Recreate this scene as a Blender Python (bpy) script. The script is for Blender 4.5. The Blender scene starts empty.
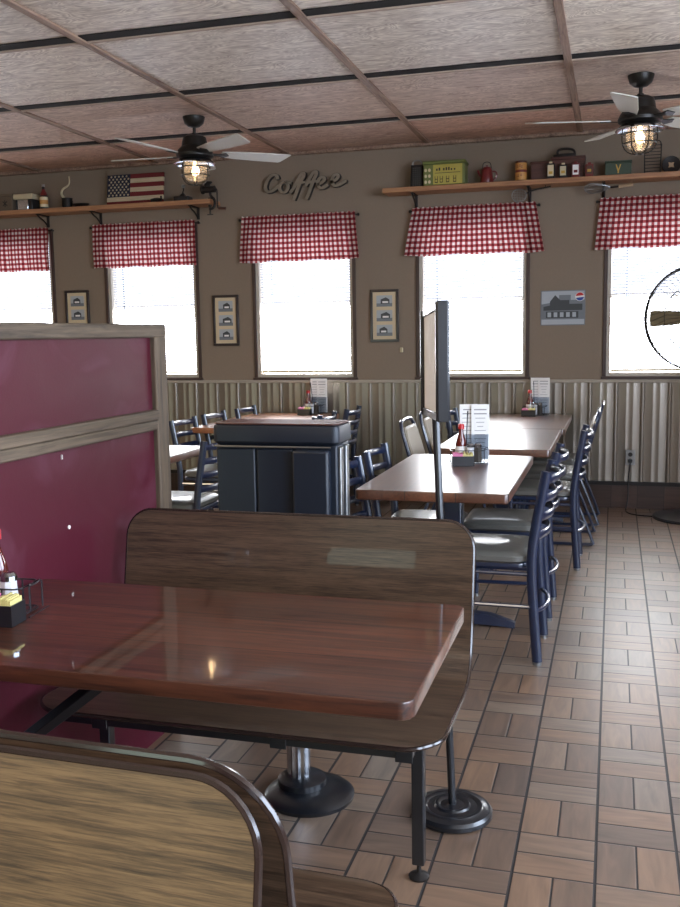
import bpy, bmesh, math, random
from mathutils import Vector, Matrix
random.seed(7)
PI = math.pi
C = bpy.context.scene.collection
scn = bpy.context.scene

# ------------------------------------------------------------------ camera
F_PX = 947.3
YAW, PITCH, ROLL, EYE = 0.28163, 0.12449, -0.015597, 1.4042
cy, sy, cp, sp = math.cos(YAW), math.sin(YAW), math.cos(PITCH), math.sin(PITCH)
fwd = Vector((-sy*cp, cy*cp, -sp)); right = Vector((cy, sy, 0)); up = right.cross(fwd)
cr, sr = math.cos(ROLL), math.sin(ROLL)
r2, u2 = right*cr + up*sr, -right*sr + up*cr
cam_data = bpy.data.cameras.new('camera')
cam_data.sensor_fit = 'HORIZONTAL'; cam_data.sensor_width = 36
cam_data.lens = F_PX/680*36; cam_data.clip_start = 0.02
cam = bpy.data.objects.new('camera', cam_data); C.objects.link(cam)
M = Matrix((r2, u2, -fwd)).transposed().to_4x4(); M.translation = (0, 0, EYE)
cam.matrix_world = M
scn.camera = cam
# ------------------------------------------------------------------ world, light, exposure
scn.view_settings.view_transform = 'Standard'; scn.view_settings.look = 'None'
scn.view_settings.gamma = 1; scn.view_settings.use_curve_mapping = False
scn.view_settings.exposure = 0.6
world = bpy.data.worlds.new('world'); scn.world = world; world.use_nodes = True
world.node_tree.nodes['Background'].inputs[0].default_value = (0.75, 0.85, 1, 1)
world.node_tree.nodes['Background'].inputs[1].default_value = 0.5
PANE_LOW, PANE_HIGH, PANE_REAR, PANE_SIDE = 15.0, 2.6, 3.6, 11.0
def area(name, loc, rot, sx, sy_, power, col):
    l = bpy.data.lights.new(name, 'AREA'); l.shape = 'RECTANGLE'; l.size = sx; l.size_y = sy_
    l.energy = power; l.color = col
    o = bpy.data.objects.new(name, l); C.objects.link(o); o.location = loc; o.rotation_euler = rot
    return o
# rear light is added ambient fill; left is the lamp out of frame
area('rear_fill_light', (-1.2, -1.0, 2.86), (0, 0, 0), 1.2, 0.6, 34, (1, 0.86, 0.7))
area('ceiling_light_left', (-4.2, 2.4, 2.86), (0, 0, 0), 1.2, 0.6, 60, (1, 0.8, 0.55))

# ------------------------------------------------------------------ materials
def lin(c):
    return tuple((x/255/12.92 if x/255 <= 0.04045 else ((x/255+0.055)/1.055)**2.4) for x in c) + (1,)
class NT:
    def __init__(s, name):
        s.m = bpy.data.materials.new(name); s.m.use_nodes = True
        s.t = s.m.node_tree; s.b = s.t.nodes['Principled BSDF']; s.out = s.t.nodes['Material Output']
    def n(s, typ, **kw):
        nd = s.t.nodes.new(typ)
        for k, v in kw.items(): setattr(nd, k, v)
        return nd
    def l(s, a, b): s.t.links.new(a, b)
    def math(s, op, a, b=None):
        nd = s.n('ShaderNodeMath', operation=op)
        for i, v in enumerate((a, b)):
            if v is None: continue
            if isinstance(v, (int, float)): nd.inputs[i].default_value = v
            else: s.l(v, nd.inputs[i])
        return nd.outputs[0]
    def mix(s, f, a, b):
        nd = s.n('ShaderNodeMix', data_type='RGBA')
        for i, v in ((0, f), (6, a), (7, b)):
            if isinstance(v, (int, float)): nd.inputs[i].default_value = v
            elif isinstance(v, tuple): nd.inputs[i].default_value = v
            else: s.l(v, nd.inputs[i])
        return nd.outputs[2]
    def bump(s, h, strength=0.2, dist=0.01):
        nd = s.n('ShaderNodeBump'); nd.inputs['Strength'].default_value = strength
        nd.inputs['Distance'].default_value = dist
        s.l(h, nd.inputs['Height']); s.l(nd.outputs[0], s.b.inputs['Normal'])
def plain(name, rgb, rough=0.5, metal=0.0, coat=0.0, spec=0.5, noise=0.0, nscale=30, emit=None, estr=0, trans=0, alpha=1):
    k = NT(name); b = k.b
    b.inputs['Base Color'].default_value = lin(rgb)
    b.inputs['Roughness'].default_value = rough; b.inputs['Metallic'].default_value = metal
    b.inputs['Coat Weight'].default_value = coat; b.inputs['Coat Roughness'].default_value = 0.08
    b.inputs['Specular IOR Level'].default_value = spec
    b.inputs['Transmission Weight'].default_value = trans; b.inputs['Alpha'].default_value = alpha
    if noise:
        tc = k.n('ShaderNodeTexCoord'); nz = k.n('ShaderNodeTexNoise'); nz.inputs['Scale'].default_value = nscale
        nz.inputs['Detail'].default_value = 5
        k.l(tc.outputs['Object'], nz.inputs['Vector'])
        c = lin(rgb); d = tuple(x*(1-noise) for x in c[:3])+(1,); e = tuple(min(1, x*(1+noise)) for x in c[:3])+(1,)
        k.l(k.mix(nz.outputs[0], d, e), b.inputs['Base Color'])
        k.bump(nz.outputs[0], 0.15, 0.003)
    if emit:
        b.inputs['Emission Color'].default_value = lin(emit); b.inputs['Emission Strength'].default_value = estr
    return k.m
def wood(name, dark, lightc, axis='X', scale=1.0, rough=0.35, coat=0.0, contrast=1.0, knots=False, plank=None, coat_rough=0.08, stretch=22):
    """grain runs along axis; plank=(across_axis, width) tints every board"""
    k = NT(name); b = k.b
    tc = k.n('ShaderNodeTexCoord'); src = tc.outputs['Object']
    mp = k.n('ShaderNodeMapping')
    sc = [stretch*scale]*3; sc['XYZ'.index(axis)] = 1.1*scale
    mp.inputs['Scale'].default_value = sc
    vec = src; pid = None
    if plank:
        sep = k.n('ShaderNodeSeparateXYZ'); k.l(src, sep.inputs[0])
        v = k.math('DIVIDE', sep.outputs['XYZ'.index(plank[0])], plank[1])
        v = k.math('ADD', v, 0.5 if plank[2] else 0.0)
        pid = k.math('FLOOR', v); fr = k.math('FRACT', v)
        off = k.n('ShaderNodeCombineXYZ'); k.l(k.math('MULTIPLY', pid, 7.3), off.inputs[0]); k.l(k.math('MULTIPLY', pid, 3.1), off.inputs[1])
        ad = k.n('ShaderNodeVectorMath', operation='ADD'); k.l(src, ad.inputs[0]); k.l(off.outputs[0], ad.inputs[1]); vec = ad.outputs[0]
    k.l(vec, mp.inputs['Vector'])
    nz = k.n('ShaderNodeTexNoise'); nz.inputs['Scale'].default_value = 2.2; nz.inputs['Detail'].default_value = 9
    nz.inputs['Roughness'].default_value = 0.68; nz.inputs['Distortion'].default_value = 0.5
    k.l(mp.outputs[0], nz.inputs['Vector'])
    big = k.n('ShaderNodeTexNoise'); big.inputs['Scale'].default_value = 0.5; big.inputs['Detail'].default_value = 3
    k.l(mp.outputs[0], big.inputs['Vector'])
    f = k.math('ADD', k.math('MULTIPLY', nz.outputs[0], 0.65), k.math('MULTIPLY', big.outputs[0], 0.35))
    rmp = k.n('ShaderNodeMapRange'); w = 0.17/contrast
    rmp.inputs[1].default_value = 0.5-w; rmp.inputs[2].default_value = 0.5+w; k.l(f, rmp.inputs[0])
    col = k.mix(rmp.outputs[0], lin(dark), lin(lightc))
    if plank:
        wn = k.n('ShaderNodeTexWhiteNoise', noise_dimensions='1D'); k.l(pid, wn.inputs['W'])
        tint = k.math('ADD', k.math('MULTIPLY', wn.outputs[0], 0.7), 0.6)
        seam = k.math('LESS_THAN', k.math('SUBTRACT', 0.5, k.math('ABSOLUTE', k.math('SUBTRACT', fr, 0.5))), 0.011)
        tint = k.math('MULTIPLY', tint, k.math('SUBTRACT', 1.0, k.math('MULTIPLY', seam, 0.72)))
        hsv = k.n('ShaderNodeHueSaturation'); k.l(col, hsv.inputs['Color']); k.l(tint, hsv.inputs['Value']); col = hsv.outputs[0]
        wav = k.n('ShaderNodeTexNoise'); wav.inputs['Scale'].default_value = 9; wav.inputs['Detail'].default_value = 2; k.l(src, wav.inputs['Vector'])
        k.bump(k.math('ADD', k.math('MULTIPLY', wav.outputs[0], 1.0), k.math('MULTIPLY', k.math('SUBTRACT', 1.0, seam), 0.06)), 0.25, 0.006)
    k.l(col, b.inputs['Base Color'])
    b.inputs['Roughness'].default_value = rough
    b.inputs['Coat Weight'].default_value = coat; b.inputs['Coat Roughness'].default_value = coat_rough
    return k.m

def floor_mat():
    k = NT('quarry_tile_floor'); b = k.b; MOD = 0.21
    tc = k.n('ShaderNodeTexCoord'); sep = k.n('ShaderNodeSeparateXYZ'); k.l(tc.outputs['Object'], sep.inputs[0])
    u = k.math('DIVIDE', k.math('ADD', sep.outputs[0], 0.0206+21), MOD)
    v = k.math('DIVIDE', k.math('ADD', sep.outputs[1], -3.616+21), MOD)
    fu, fv = k.math('FLOOR', u), k.math('FLOOR', v); a, bb = k.math('FRACT', u), k.math('FRACT', v)
    par = k.math('MODULO', k.math('ADD', fu, fv), 2.0)       # 0 -> the pair stands along y
    par = k.math('GREATER_THAN', par, 0.5)
    npar = k.math('SUBTRACT', 1.0, par)
    kx = k.math('ADD', 1.0, npar); ky = k.math('ADD', 1.0, par)
    sx, sy_ = k.math('MULTIPLY', a, kx), k.math('MULTIPLY', bb, ky)
    def dist(s, kk):
        f = k.math('FRACT', s); d = k.math('SUBTRACT', 0.5, k.math('ABSOLUTE', k.math('SUBTRACT', f, 0.5)))
        return k.math('DIVIDE', k.math('MULTIPLY', d, MOD), kk)
    d = k.math('MINIMUM', dist(sx, kx), dist(sy_, ky))
    dl = k.math('MULTIPLY', k.math('SUBTRACT', 0.5, k.math('ABSOLUTE', k.math('SUBTRACT', a, 0.5))), MOD)
    g1 = k.math('LESS_THAN', d, 0.0026); g2 = k.math('LESS_THAN', dl, 0.0042)
    grout = k.math('MAXIMUM', g1, g2)
    idx = k.n('ShaderNodeCombineXYZ')
    k.l(k.math('ADD', k.math('MULTIPLY', fu, 2.0), k.math('FLOOR', sx)), idx.inputs[0])
    k.l(k.math('ADD', k.math('MULTIPLY', fv, 2.0), k.math('FLOOR', sy_)), idx.inputs[1])
    wn = k.n('ShaderNodeTexWhiteNoise', noise_dimensions='2D'); k.l(idx.outputs[0], wn.inputs['Vector'])
    ad = k.n('ShaderNodeVectorMath', operation='MULTIPLY_ADD'); k.l(wn.outputs['Color'], ad.inputs[0]); ad.inputs[1].default_value = (9, 9, 9)
    # grain follows the long side of each tile
    st = k.n('ShaderNodeCombineXYZ')
    k.l(k.math('MULTIPLY', sep.outputs[0], k.math('ADD', 5.0, k.math('MULTIPLY', npar, 30.0))), st.inputs[0])
    k.l(k.math('MULTIPLY', sep.outputs[1], k.math('ADD', 5.0, k.math('MULTIPLY', par, 30.0))), st.inputs[1])
    k.l(st.outputs[0], ad.inputs[2])
    nz = k.n('ShaderNodeTexNoise'); nz.inputs['Scale'].default_value = 1.0; nz.inputs['Detail'].default_value = 6
    nz.inputs['Distortion'].default_value = 0.8
    k.l(ad.outputs[0], nz.inputs['Vector'])
    ramp = k.n('ShaderNodeValToRGB'); e = ramp.color_ramp.elements
    e[0].color = lin((96, 80, 69)); e[0].position = 0.0; e[1].color = lin((116, 103, 91)); e[1].position = 1.0
    m = e.new(0.5); m.color = lin((122, 96, 76))
    k.l(wn.outputs[0], ramp.inputs[0])
    dk = k.mix(nz.outputs[0], (0.35, 0.34, 0.35, 1), (1.65, 1.63, 1.58, 1))
    mul = k.n('ShaderNodeMix', data_type='RGBA', blend_type='MULTIPLY'); mul.inputs[0].default_value = 1
    k.l(ramp.outputs[0], mul.inputs[6]); k.l(dk, mul.inputs[7])
    k.l(k.mix(grout, mul.outputs[2], lin((32, 28, 28))), b.inputs['Base Color'])
    k.l(k.math('ADD', 0.36, k.math('ADD', k.math('MULTIPLY', grout, 0.4), k.math('MULTIPLY', nz.outputs[0], 0.14))), b.inputs['Roughness'])
    h = k.math('ADD', k.math('MULTIPLY', nz.outputs[0], 0.3), k.math('MINIMUM', k.math('MULTIPLY', d, 200.0), 1.0))
    k.bump(h, 0.5, 0.003)
    b.inputs['Coat Weight'].default_value = 0.35; b.inputs['Coat Roughness'].default_value = 0.32
    return k.m

def ceiling_mat():
    k = NT('washed_plywood_ceiling'); b = k.b
    tc = k.n('ShaderNodeTexCoord'); sep = k.n('ShaderNodeSeparateXYZ'); k.l(tc.outputs['Object'], sep.inputs[0])
    pu = k.math('FLOOR', k.math('DIVIDE', k.math('ADD', sep.outputs[0], 0.28), 1.19))
    pv = k.math('FLOOR', k.math('DIVIDE', k.math('SUBTRACT', sep.outputs[1], 4.52), 1.165))
    idx = k.n('ShaderNodeCombineXYZ'); k.l(pu, idx.inputs[0]); k.l(pv, idx.inputs[1])
    wn = k.n('ShaderNodeTexWhiteNoise', noise_dimensions='2D'); k.l(idx.outputs[0], wn.inputs['Vector'])
    ad = k.n('ShaderNodeVectorMath', operation='MULTIPLY_ADD'); k.l(wn.outputs['Color'], ad.inputs[0]); ad.inputs[1].default_value = (11, 11, 11)
    st = k.n('ShaderNodeMapping'); st.inputs['Scale'].default_value = (1.0, 3.2, 1.0); k.l(tc.outputs['Object'], st.inputs[0]); k.l(st.outputs[0], ad.inputs[2])
    wv = k.n('ShaderNodeTexNoise'); wv.inputs['Scale'].default_value = 1.6; wv.inputs['Detail'].default_value = 3; wv.inputs['Distortion'].default_value = 1.6
    k.l(ad.outputs[0], wv.inputs['Vector'])
    rings = k.math('FRACT', k.math('MULTIPLY', wv.outputs[0], 17.0))
    rings = k.math('ABSOLUTE', k.math('SUBTRACT', rings, 0.5))
    nz = k.n('ShaderNodeTexNoise'); nz.inputs['Scale'].default_value = 7; nz.inputs['Detail'].default_value = 8; nz.inputs['Roughness'].default_value = 0.7
    k.l(ad.outputs[0], nz.inputs['Vector'])
    f = k.math('ADD', k.math('MULTIPLY', rings, 0.55), k.math('MULTIPLY', nz.outputs[0], 0.75))
    mr = k.n('ShaderNodeMapRange'); mr.inputs[1].default_value = 0.25; mr.inputs[2].default_value = 0.75; k.l(f, mr.inputs[0])
    stn = k.n('ShaderNodeTexNoise'); stn.inputs['Scale'].default_value = 2.6; stn.inputs['Detail'].default_value = 9; stn.inputs['Roughness'].default_value = 0.75; stn.inputs['Distortion'].default_value = 1.2
    k.l(ad.outputs[0], stn.inputs['Vector'])
    sr = k.n('ShaderNodeMapRange'); sr.inputs[1].default_value = 0.56; sr.inputs[2].default_value = 0.74; k.l(stn.outputs[0], sr.inputs[0])
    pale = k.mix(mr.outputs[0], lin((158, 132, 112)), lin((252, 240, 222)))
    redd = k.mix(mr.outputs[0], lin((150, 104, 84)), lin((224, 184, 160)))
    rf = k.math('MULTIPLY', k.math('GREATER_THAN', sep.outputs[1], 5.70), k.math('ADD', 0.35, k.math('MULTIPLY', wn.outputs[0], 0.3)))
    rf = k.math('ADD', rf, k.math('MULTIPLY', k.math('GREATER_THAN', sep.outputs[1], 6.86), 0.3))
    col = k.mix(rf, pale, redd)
    col = k.mix(k.math('MULTIPLY', sr.outputs[0], 0.5), col, lin((120, 92, 78)))
    hsv = k.n('ShaderNodeHueSaturation'); k.l(col, hsv.inputs['Color']); k.l(k.math('ADD', 0.85, k.math('MULTIPLY', wn.outputs[0], 0.25)), hsv.inputs['Value'])
    k.l(hsv.outputs[0], b.inputs['Base Color']); b.inputs['Roughness'].default_value = 0.45
    k.bump(f, 0.12, 0.004)
    return k.m

def gingham_mat():
    k = NT('red_gingham_cloth'); b = k.b
    uv = k.n('ShaderNodeUVMap'); sep = k.n('ShaderNodeSeparateXYZ'); k.l(uv.outputs[0], sep.inputs[0])
    P = 0.043
    sx = k.math('GREATER_THAN', k.math('FRACT', k.math('DIVIDE', sep.outputs[0], P)), 0.5)
    sz = k.math('GREATER_THAN', k.math('FRACT', k.math('DIVIDE', sep.outputs[1], P)), 0.5)
    s = k.math('MULTIPLY', k.math('ADD', sx, sz), 0.5)
    r = k.n('ShaderNodeValToRGB'); r.color_ramp.interpolation = 'CONSTANT'; e = r.color_ramp.elements
    e[0].color = lin((240, 226, 218)); e[1].position = 0.4; e[1].color = lin((176, 84, 84)); m = e.new(0.8); m.color = lin((112, 22, 30))
    k.l(s, r.inputs[0]); k.l(r.outputs[0], b.inputs['Base Color']); b.inputs['Roughness'].default_value = 0.9
    tr = k.n('ShaderNodeBsdfTranslucent'); k.l(r.outputs[0], tr.inputs[0])
    mx = k.n('ShaderNodeMixShader'); mx.inputs[0].default_value = 0.5
    k.l(b.outputs[0], mx.inputs[1]); k.l(tr.outputs[0], mx.inputs[2]); k.l(mx.outputs[0], k.out.inputs[0])
    return k.m
def emis(name, rgb, s):
    k = NT(name); e = k.n('ShaderNodeEmission'); e.inputs[0].default_value = lin(rgb); e.inputs[1].default_value = s
    k.l(e.outputs[0], k.out.inputs[0]); return k.m
def glass(name, rgb, rough=0.02):
    k = NT(name); g = k.n('ShaderNodeBsdfGlossy'); g.inputs['Roughness'].default_value = rough
    t = k.n('ShaderNodeBsdfTransparent'); t.inputs[0].default_value = lin(rgb)
    f = k.n('ShaderNodeFresnel'); f.inputs[0].default_value = 1.45
    mx = k.n('ShaderNodeMixShader'); k.l(f.outputs[0], mx.inputs[0]); k.l(t.outputs[0], mx.inputs[1]); k.l(g.outputs[0], mx.inputs[2])
    k.l(mx.outputs[0], k.out.inputs[0]); return k.m
def jar_mat():
    k = NT('ribbed_lamp_glass'); g = k.n('ShaderNodeBsdfGlossy'); g.inputs['Roughness'].default_value = 0.08
    t = k.n('ShaderNodeBsdfTransparent'); tl = k.n('ShaderNodeBsdfTranslucent'); tl.inputs[0].default_value = lin((240, 236, 226))
    m1 = k.n('ShaderNodeMixShader'); m1.inputs[0].default_value = 0.11; k.l(t.outputs[0], m1.inputs[1]); k.l(tl.outputs[0], m1.inputs[2])
    m2 = k.n('ShaderNodeMixShader'); m2.inputs[0].default_value = 0.08; k.l(m1.outputs[0], m2.inputs[1]); k.l(g.outputs[0], m2.inputs[2])
    k.l(m2.outputs[0], k.out.inputs[0]); return k.m
def red_wall_mat():
    k = NT('maroon_painted_panel'); b = k.b
    tc = k.n('ShaderNodeTexCoord'); nz = k.n('ShaderNodeTexNoise'); nz.inputs['Scale'].default_value = 120; nz.inputs['Detail'].default_value = 3
    k.l(tc.outputs['Object'], nz.inputs['Vector'])
    sm = k.n('ShaderNodeTexNoise'); sm.inputs['Scale'].default_value = 3.5; sm.inputs['Detail'].default_value = 7; sm.inputs['Distortion'].default_value = 1.5
    k.l(tc.outputs['Object'], sm.inputs['Vector'])
    mr = k.n('ShaderNodeMapRange'); mr.inputs[1].default_value = 0.55; mr.inputs[2].default_value = 0.72; k.l(sm.outputs[0], mr.inputs[0])
    k.l(k.mix(k.math('MULTIPLY', mr.outputs[0], 0.35), lin((76, 17, 32)), lin((108, 64, 78))), b.inputs['Base Color'])
    b.inputs['Specular IOR Level'].default_value = 0.3
    k.l(k.math('ADD', 0.38, k.math('MULTIPLY', sm.outputs[0], 0.25)), b.inputs['Roughness'])
    k.bump(nz.outputs[0], 0.1, 0.002)
    return k.m

MT = {}
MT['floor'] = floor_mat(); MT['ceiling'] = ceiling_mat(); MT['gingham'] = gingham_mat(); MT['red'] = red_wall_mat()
MT['wall'] = plain('beige_wall_paint', (132, 115, 97), 0.75, noise=0.05, nscale=60)
MT['metalwall'] = plain('galvanised_corrugated_steel', (146, 136, 124), 0.34, metal=0.7, noise=0.06, nscale=14)
MT['cap'] = plain('pale_cap_trim', (168, 156, 140), 0.5)
MT['basetile'] = wood('dark_base_tile', (58, 42, 36), (86, 64, 54), 'X', plank=('X', 0.2, False), rough=0.35)
MT['gray_wood'] = wood('weathered_grey_wood', (52, 41, 31), (116, 98, 78), 'Y', scale=1.3, rough=0.7, contrast=1.2)
MT['gray_wood_z'] = wood('weathered_grey_wood_upright', (52, 41, 31), (116, 98, 78), 'Z', scale=1.3, rough=0.7, contrast=1.2)
MT['batten'] = wood('rough_batten_wood', (92, 66, 52), (170, 140, 118), 'Y', scale=1.5, rough=0.6, contrast=1.3)
MT['gap'] = plain('dark_panel_gap', (22, 16, 15), 0.9)
MT['edge'] = plain('pale_panel_edge', (176, 152, 134), 0.7, noise=0.15)
MT['table'] = wood('varnished_plank_table', (22, 11, 9), (112, 62, 40), 'X', scale=1.5, rough=0.42, coat=1.0, plank=('Y', 0.214, True), contrast=1.15, coat_rough=0.035)
MT['table_y'] = wood('varnished_plank_table_long', (58, 30, 18), (124, 74, 46), 'Y', scale=2.0, rough=0.36, coat=1.0, plank=('X', 0.215, True), contrast=0.9, coat_rough=0.3)
MT['table_orange'] = wood('orange_brown_plank_table', (120, 66, 32), (186, 112, 62), 'Y', scale=2.0, rough=0.36, coat=0.8, plank=('X', 0.25, True), contrast=0.9, coat_rough=0.3)
MT['laminate_dark'] = wood('dark_woodgrain_laminate', (48, 36, 28), (92, 72, 56), 'X', scale=6.0, rough=0.28, coat=0.25, contrast=1.5, coat_rough=0.03, stretch=26)
MT['laminate_seat'] = wood('brown_woodgrain_laminate', (60, 40, 30), (104, 74, 54), 'X', scale=6.0, rough=0.33, coat=0.2, contrast=1.4, stretch=26)
MT['laminate_tan'] = wood('tan_woodgrain_laminate', (64, 48, 32), (128, 102, 70), 'X', scale=5.0, rough=0.38, coat=0.15, contrast=1.6, stretch=26)
MT['tmold'] = plain('dark_edge_molding', (44, 32, 28), 0.2, coat=0.5)
MT['black'] = plain('black_enamel_metal', (20, 22, 27), 0.32, spec=0.6, coat=0.3)
MT['chair'] = plain('blue_black_chair_metal', (17, 31, 58), 0.3, spec=0.8, coat=0.6)
MT['cabinet'] = plain('blue_black_cabinet_paint', (22, 30, 42), 0.45)
MT['vinyl'] = plain('dark_vinyl_cushion', (92, 90, 84), 0.42, coat=0.4, noise=0.05, nscale=40)
MT['vinyl_tan'] = plain('tan_vinyl_pad', (148, 136, 118), 0.5)
MT['chrome'] = plain('chrome', (190, 195, 202), 0.14, metal=1.0)
MT['steel'] = plain('brushed_steel', (150, 150, 148), 0.35, metal=0.9)
MT['bronze'] = plain('dark_bronze', (42, 38, 34), 0.4, metal=0.5)
MT['blade'] = plain('pale_fan_blade', (196, 192, 180), 0.5)
MT['bulb'] = emis('glowing_bulb', (255, 210, 155), 9.0)
MT['jar'] = jar_mat()
MT['clear'] = glass('clear_glass', (235, 240, 238))
MT['acrylic'] = glass('clear_acrylic', (225, 230, 236))
MT['white'] = plain('white_paint', (225, 222, 214), 0.5)
MT['framebrown'] = wood('dark_window_casing', (46, 32, 28), (78, 56, 48), 'Z', scale=2, rough=0.45)
MT['jamb'] = plain('pale_window_jamb', (190, 180, 165), 0.6)
MT['pane_low'] = emis('bright_daylit_glass', (250, 252, 255), PANE_LOW)
MT['pane_high'] = emis('shaded_daylit_glass', (232, 238, 250), PANE_HIGH)
MT['pane_rear'] = emis('daylit_rear_glass', (214, 236, 222), PANE_REAR)
MT['pane_side'] = emis('daylit_side_glass', (216, 232, 255), PANE_SIDE)
def blind_mat():
    k = NT('white_blind_slat'); b = k.b; b.inputs['Base Color'].default_value = lin((232, 234, 238)); b.inputs['Roughness'].default_value = 0.6
    tr = k.n('ShaderNodeBsdfTranslucent'); tr.inputs[0].default_value = lin((236, 238, 244))
    mx = k.n('ShaderNodeMixShader'); mx.inputs[0].default_value = 0.5
    k.l(b.outputs[0], mx.inputs[1]); k.l(tr.outputs[0], mx.inputs[2]); k.l(mx.outputs[0], k.out.inputs[0]); return k.m
MT['blind'] = blind_mat()
MT['shelf'] = wood('pine_shelf_board', (128, 84, 56), (192, 142, 100), 'X', scale=1.4, rough=0.5, contrast=0.9)
MT['cream'] = plain('cream_enamel', (196, 182, 148), 0.4)
MT['greybrown'] = plain('grey_brown_card', (98, 84, 68), 0.7, noise=0.1)
MT['ink'] = plain('dark_ink', (38, 32, 30), 0.7)
MT['softink'] = plain('grey_print', (150, 146, 144), 0.7)
MT['paper'] = plain('white_paper', (236, 233, 228), 0.6)
MT['mat_cream'] = plain('cream_photo_mount', (204, 184, 150), 0.8)
MT['photo_dark'] = plain('photo_dark_grey', (58, 60, 62), 0.4)
MT['photo_mid'] = plain('photo_mid_grey', (112, 116, 120), 0.4)
MT['photo_light'] = plain('photo_light_grey', (168, 172, 176), 0.4)
MT['frame_black'] = plain('dark_picture_frame', (44, 32, 32), 0.35, coat=0.3)
MT['redplastic'] = plain('red_plastic', (190, 30, 34), 0.35)
MT['ketchup'] = plain('ketchup_sauce', (88, 20, 16), 0.15, coat=0.8)
MT['salt'] = plain('white_salt', (222, 222, 226), 0.6)
MT['pepper'] = plain('ground_pepper', (60, 54, 48), 0.8)
MT['yellow'] = plain('yellow_packets', (214, 200, 130), 0.6)
MT['pink'] = plain('pink_packets', (222, 130, 170), 0.6)
MT['old_red'] = plain('old_red_enamel', (112, 34, 34), 0.3, coat=0.4)
MT['flagred'] = wood('flag_red_board', (90, 22, 26), (128, 40, 42), 'X', scale=2, rough=0.7)
MT['flagwhite'] = wood('flag_cream_board', (170, 152, 120), (216, 200, 168), 'X', scale=2, rough=0.7)
MT['flagblue'] = plain('flag_navy', (28, 34, 54), 0.7)
MT['green_tin'] = plain('olive_green_tin', (106, 112, 60), 0.4, noise=0.1)
MT['yellow_tin'] = plain('mustard_tin_print', (176, 160, 74), 0.45, noise=0.12, nscale=50)
MT['orange'] = plain('faded_orange_label', (196, 140, 72), 0.55, noise=0.2, nscale=60)
MT['brownbox'] = wood('reddish_brown_box', (62, 34, 28), (98, 58, 46), 'X', scale=3, rough=0.5)
MT['cardgreen'] = plain('dark_green_tin', (52, 66, 48), 0.5)
MT['gold'] = plain('gold_print', (190, 150, 60), 0.4)
MT['tanlabel'] = plain('cream_label', (214, 196, 160), 0.6)
MT['iron'] = plain('cast_iron', (48, 44, 42), 0.5, metal=0.6)
MT['sign_face'] = plain('galvanised_sign_face', (140, 128, 112), 0.45, metal=0.4, noise=0.15)
MT['sign_side'] = plain('dark_sign_edge', (44, 38, 36), 0.5)
MT['twine'] = plain('tan_wood_turned', (168, 140, 108), 0.5)
MT['blue'] = plain('blue_enamel', (32, 62, 140), 0.4)
MT['fanblade_olive'] = plain('olive_metal_blade', (122, 110, 84), 0.4, metal=0.4)
MT['cord'] = plain('black_cord', (20, 20, 22), 0.5)

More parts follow.
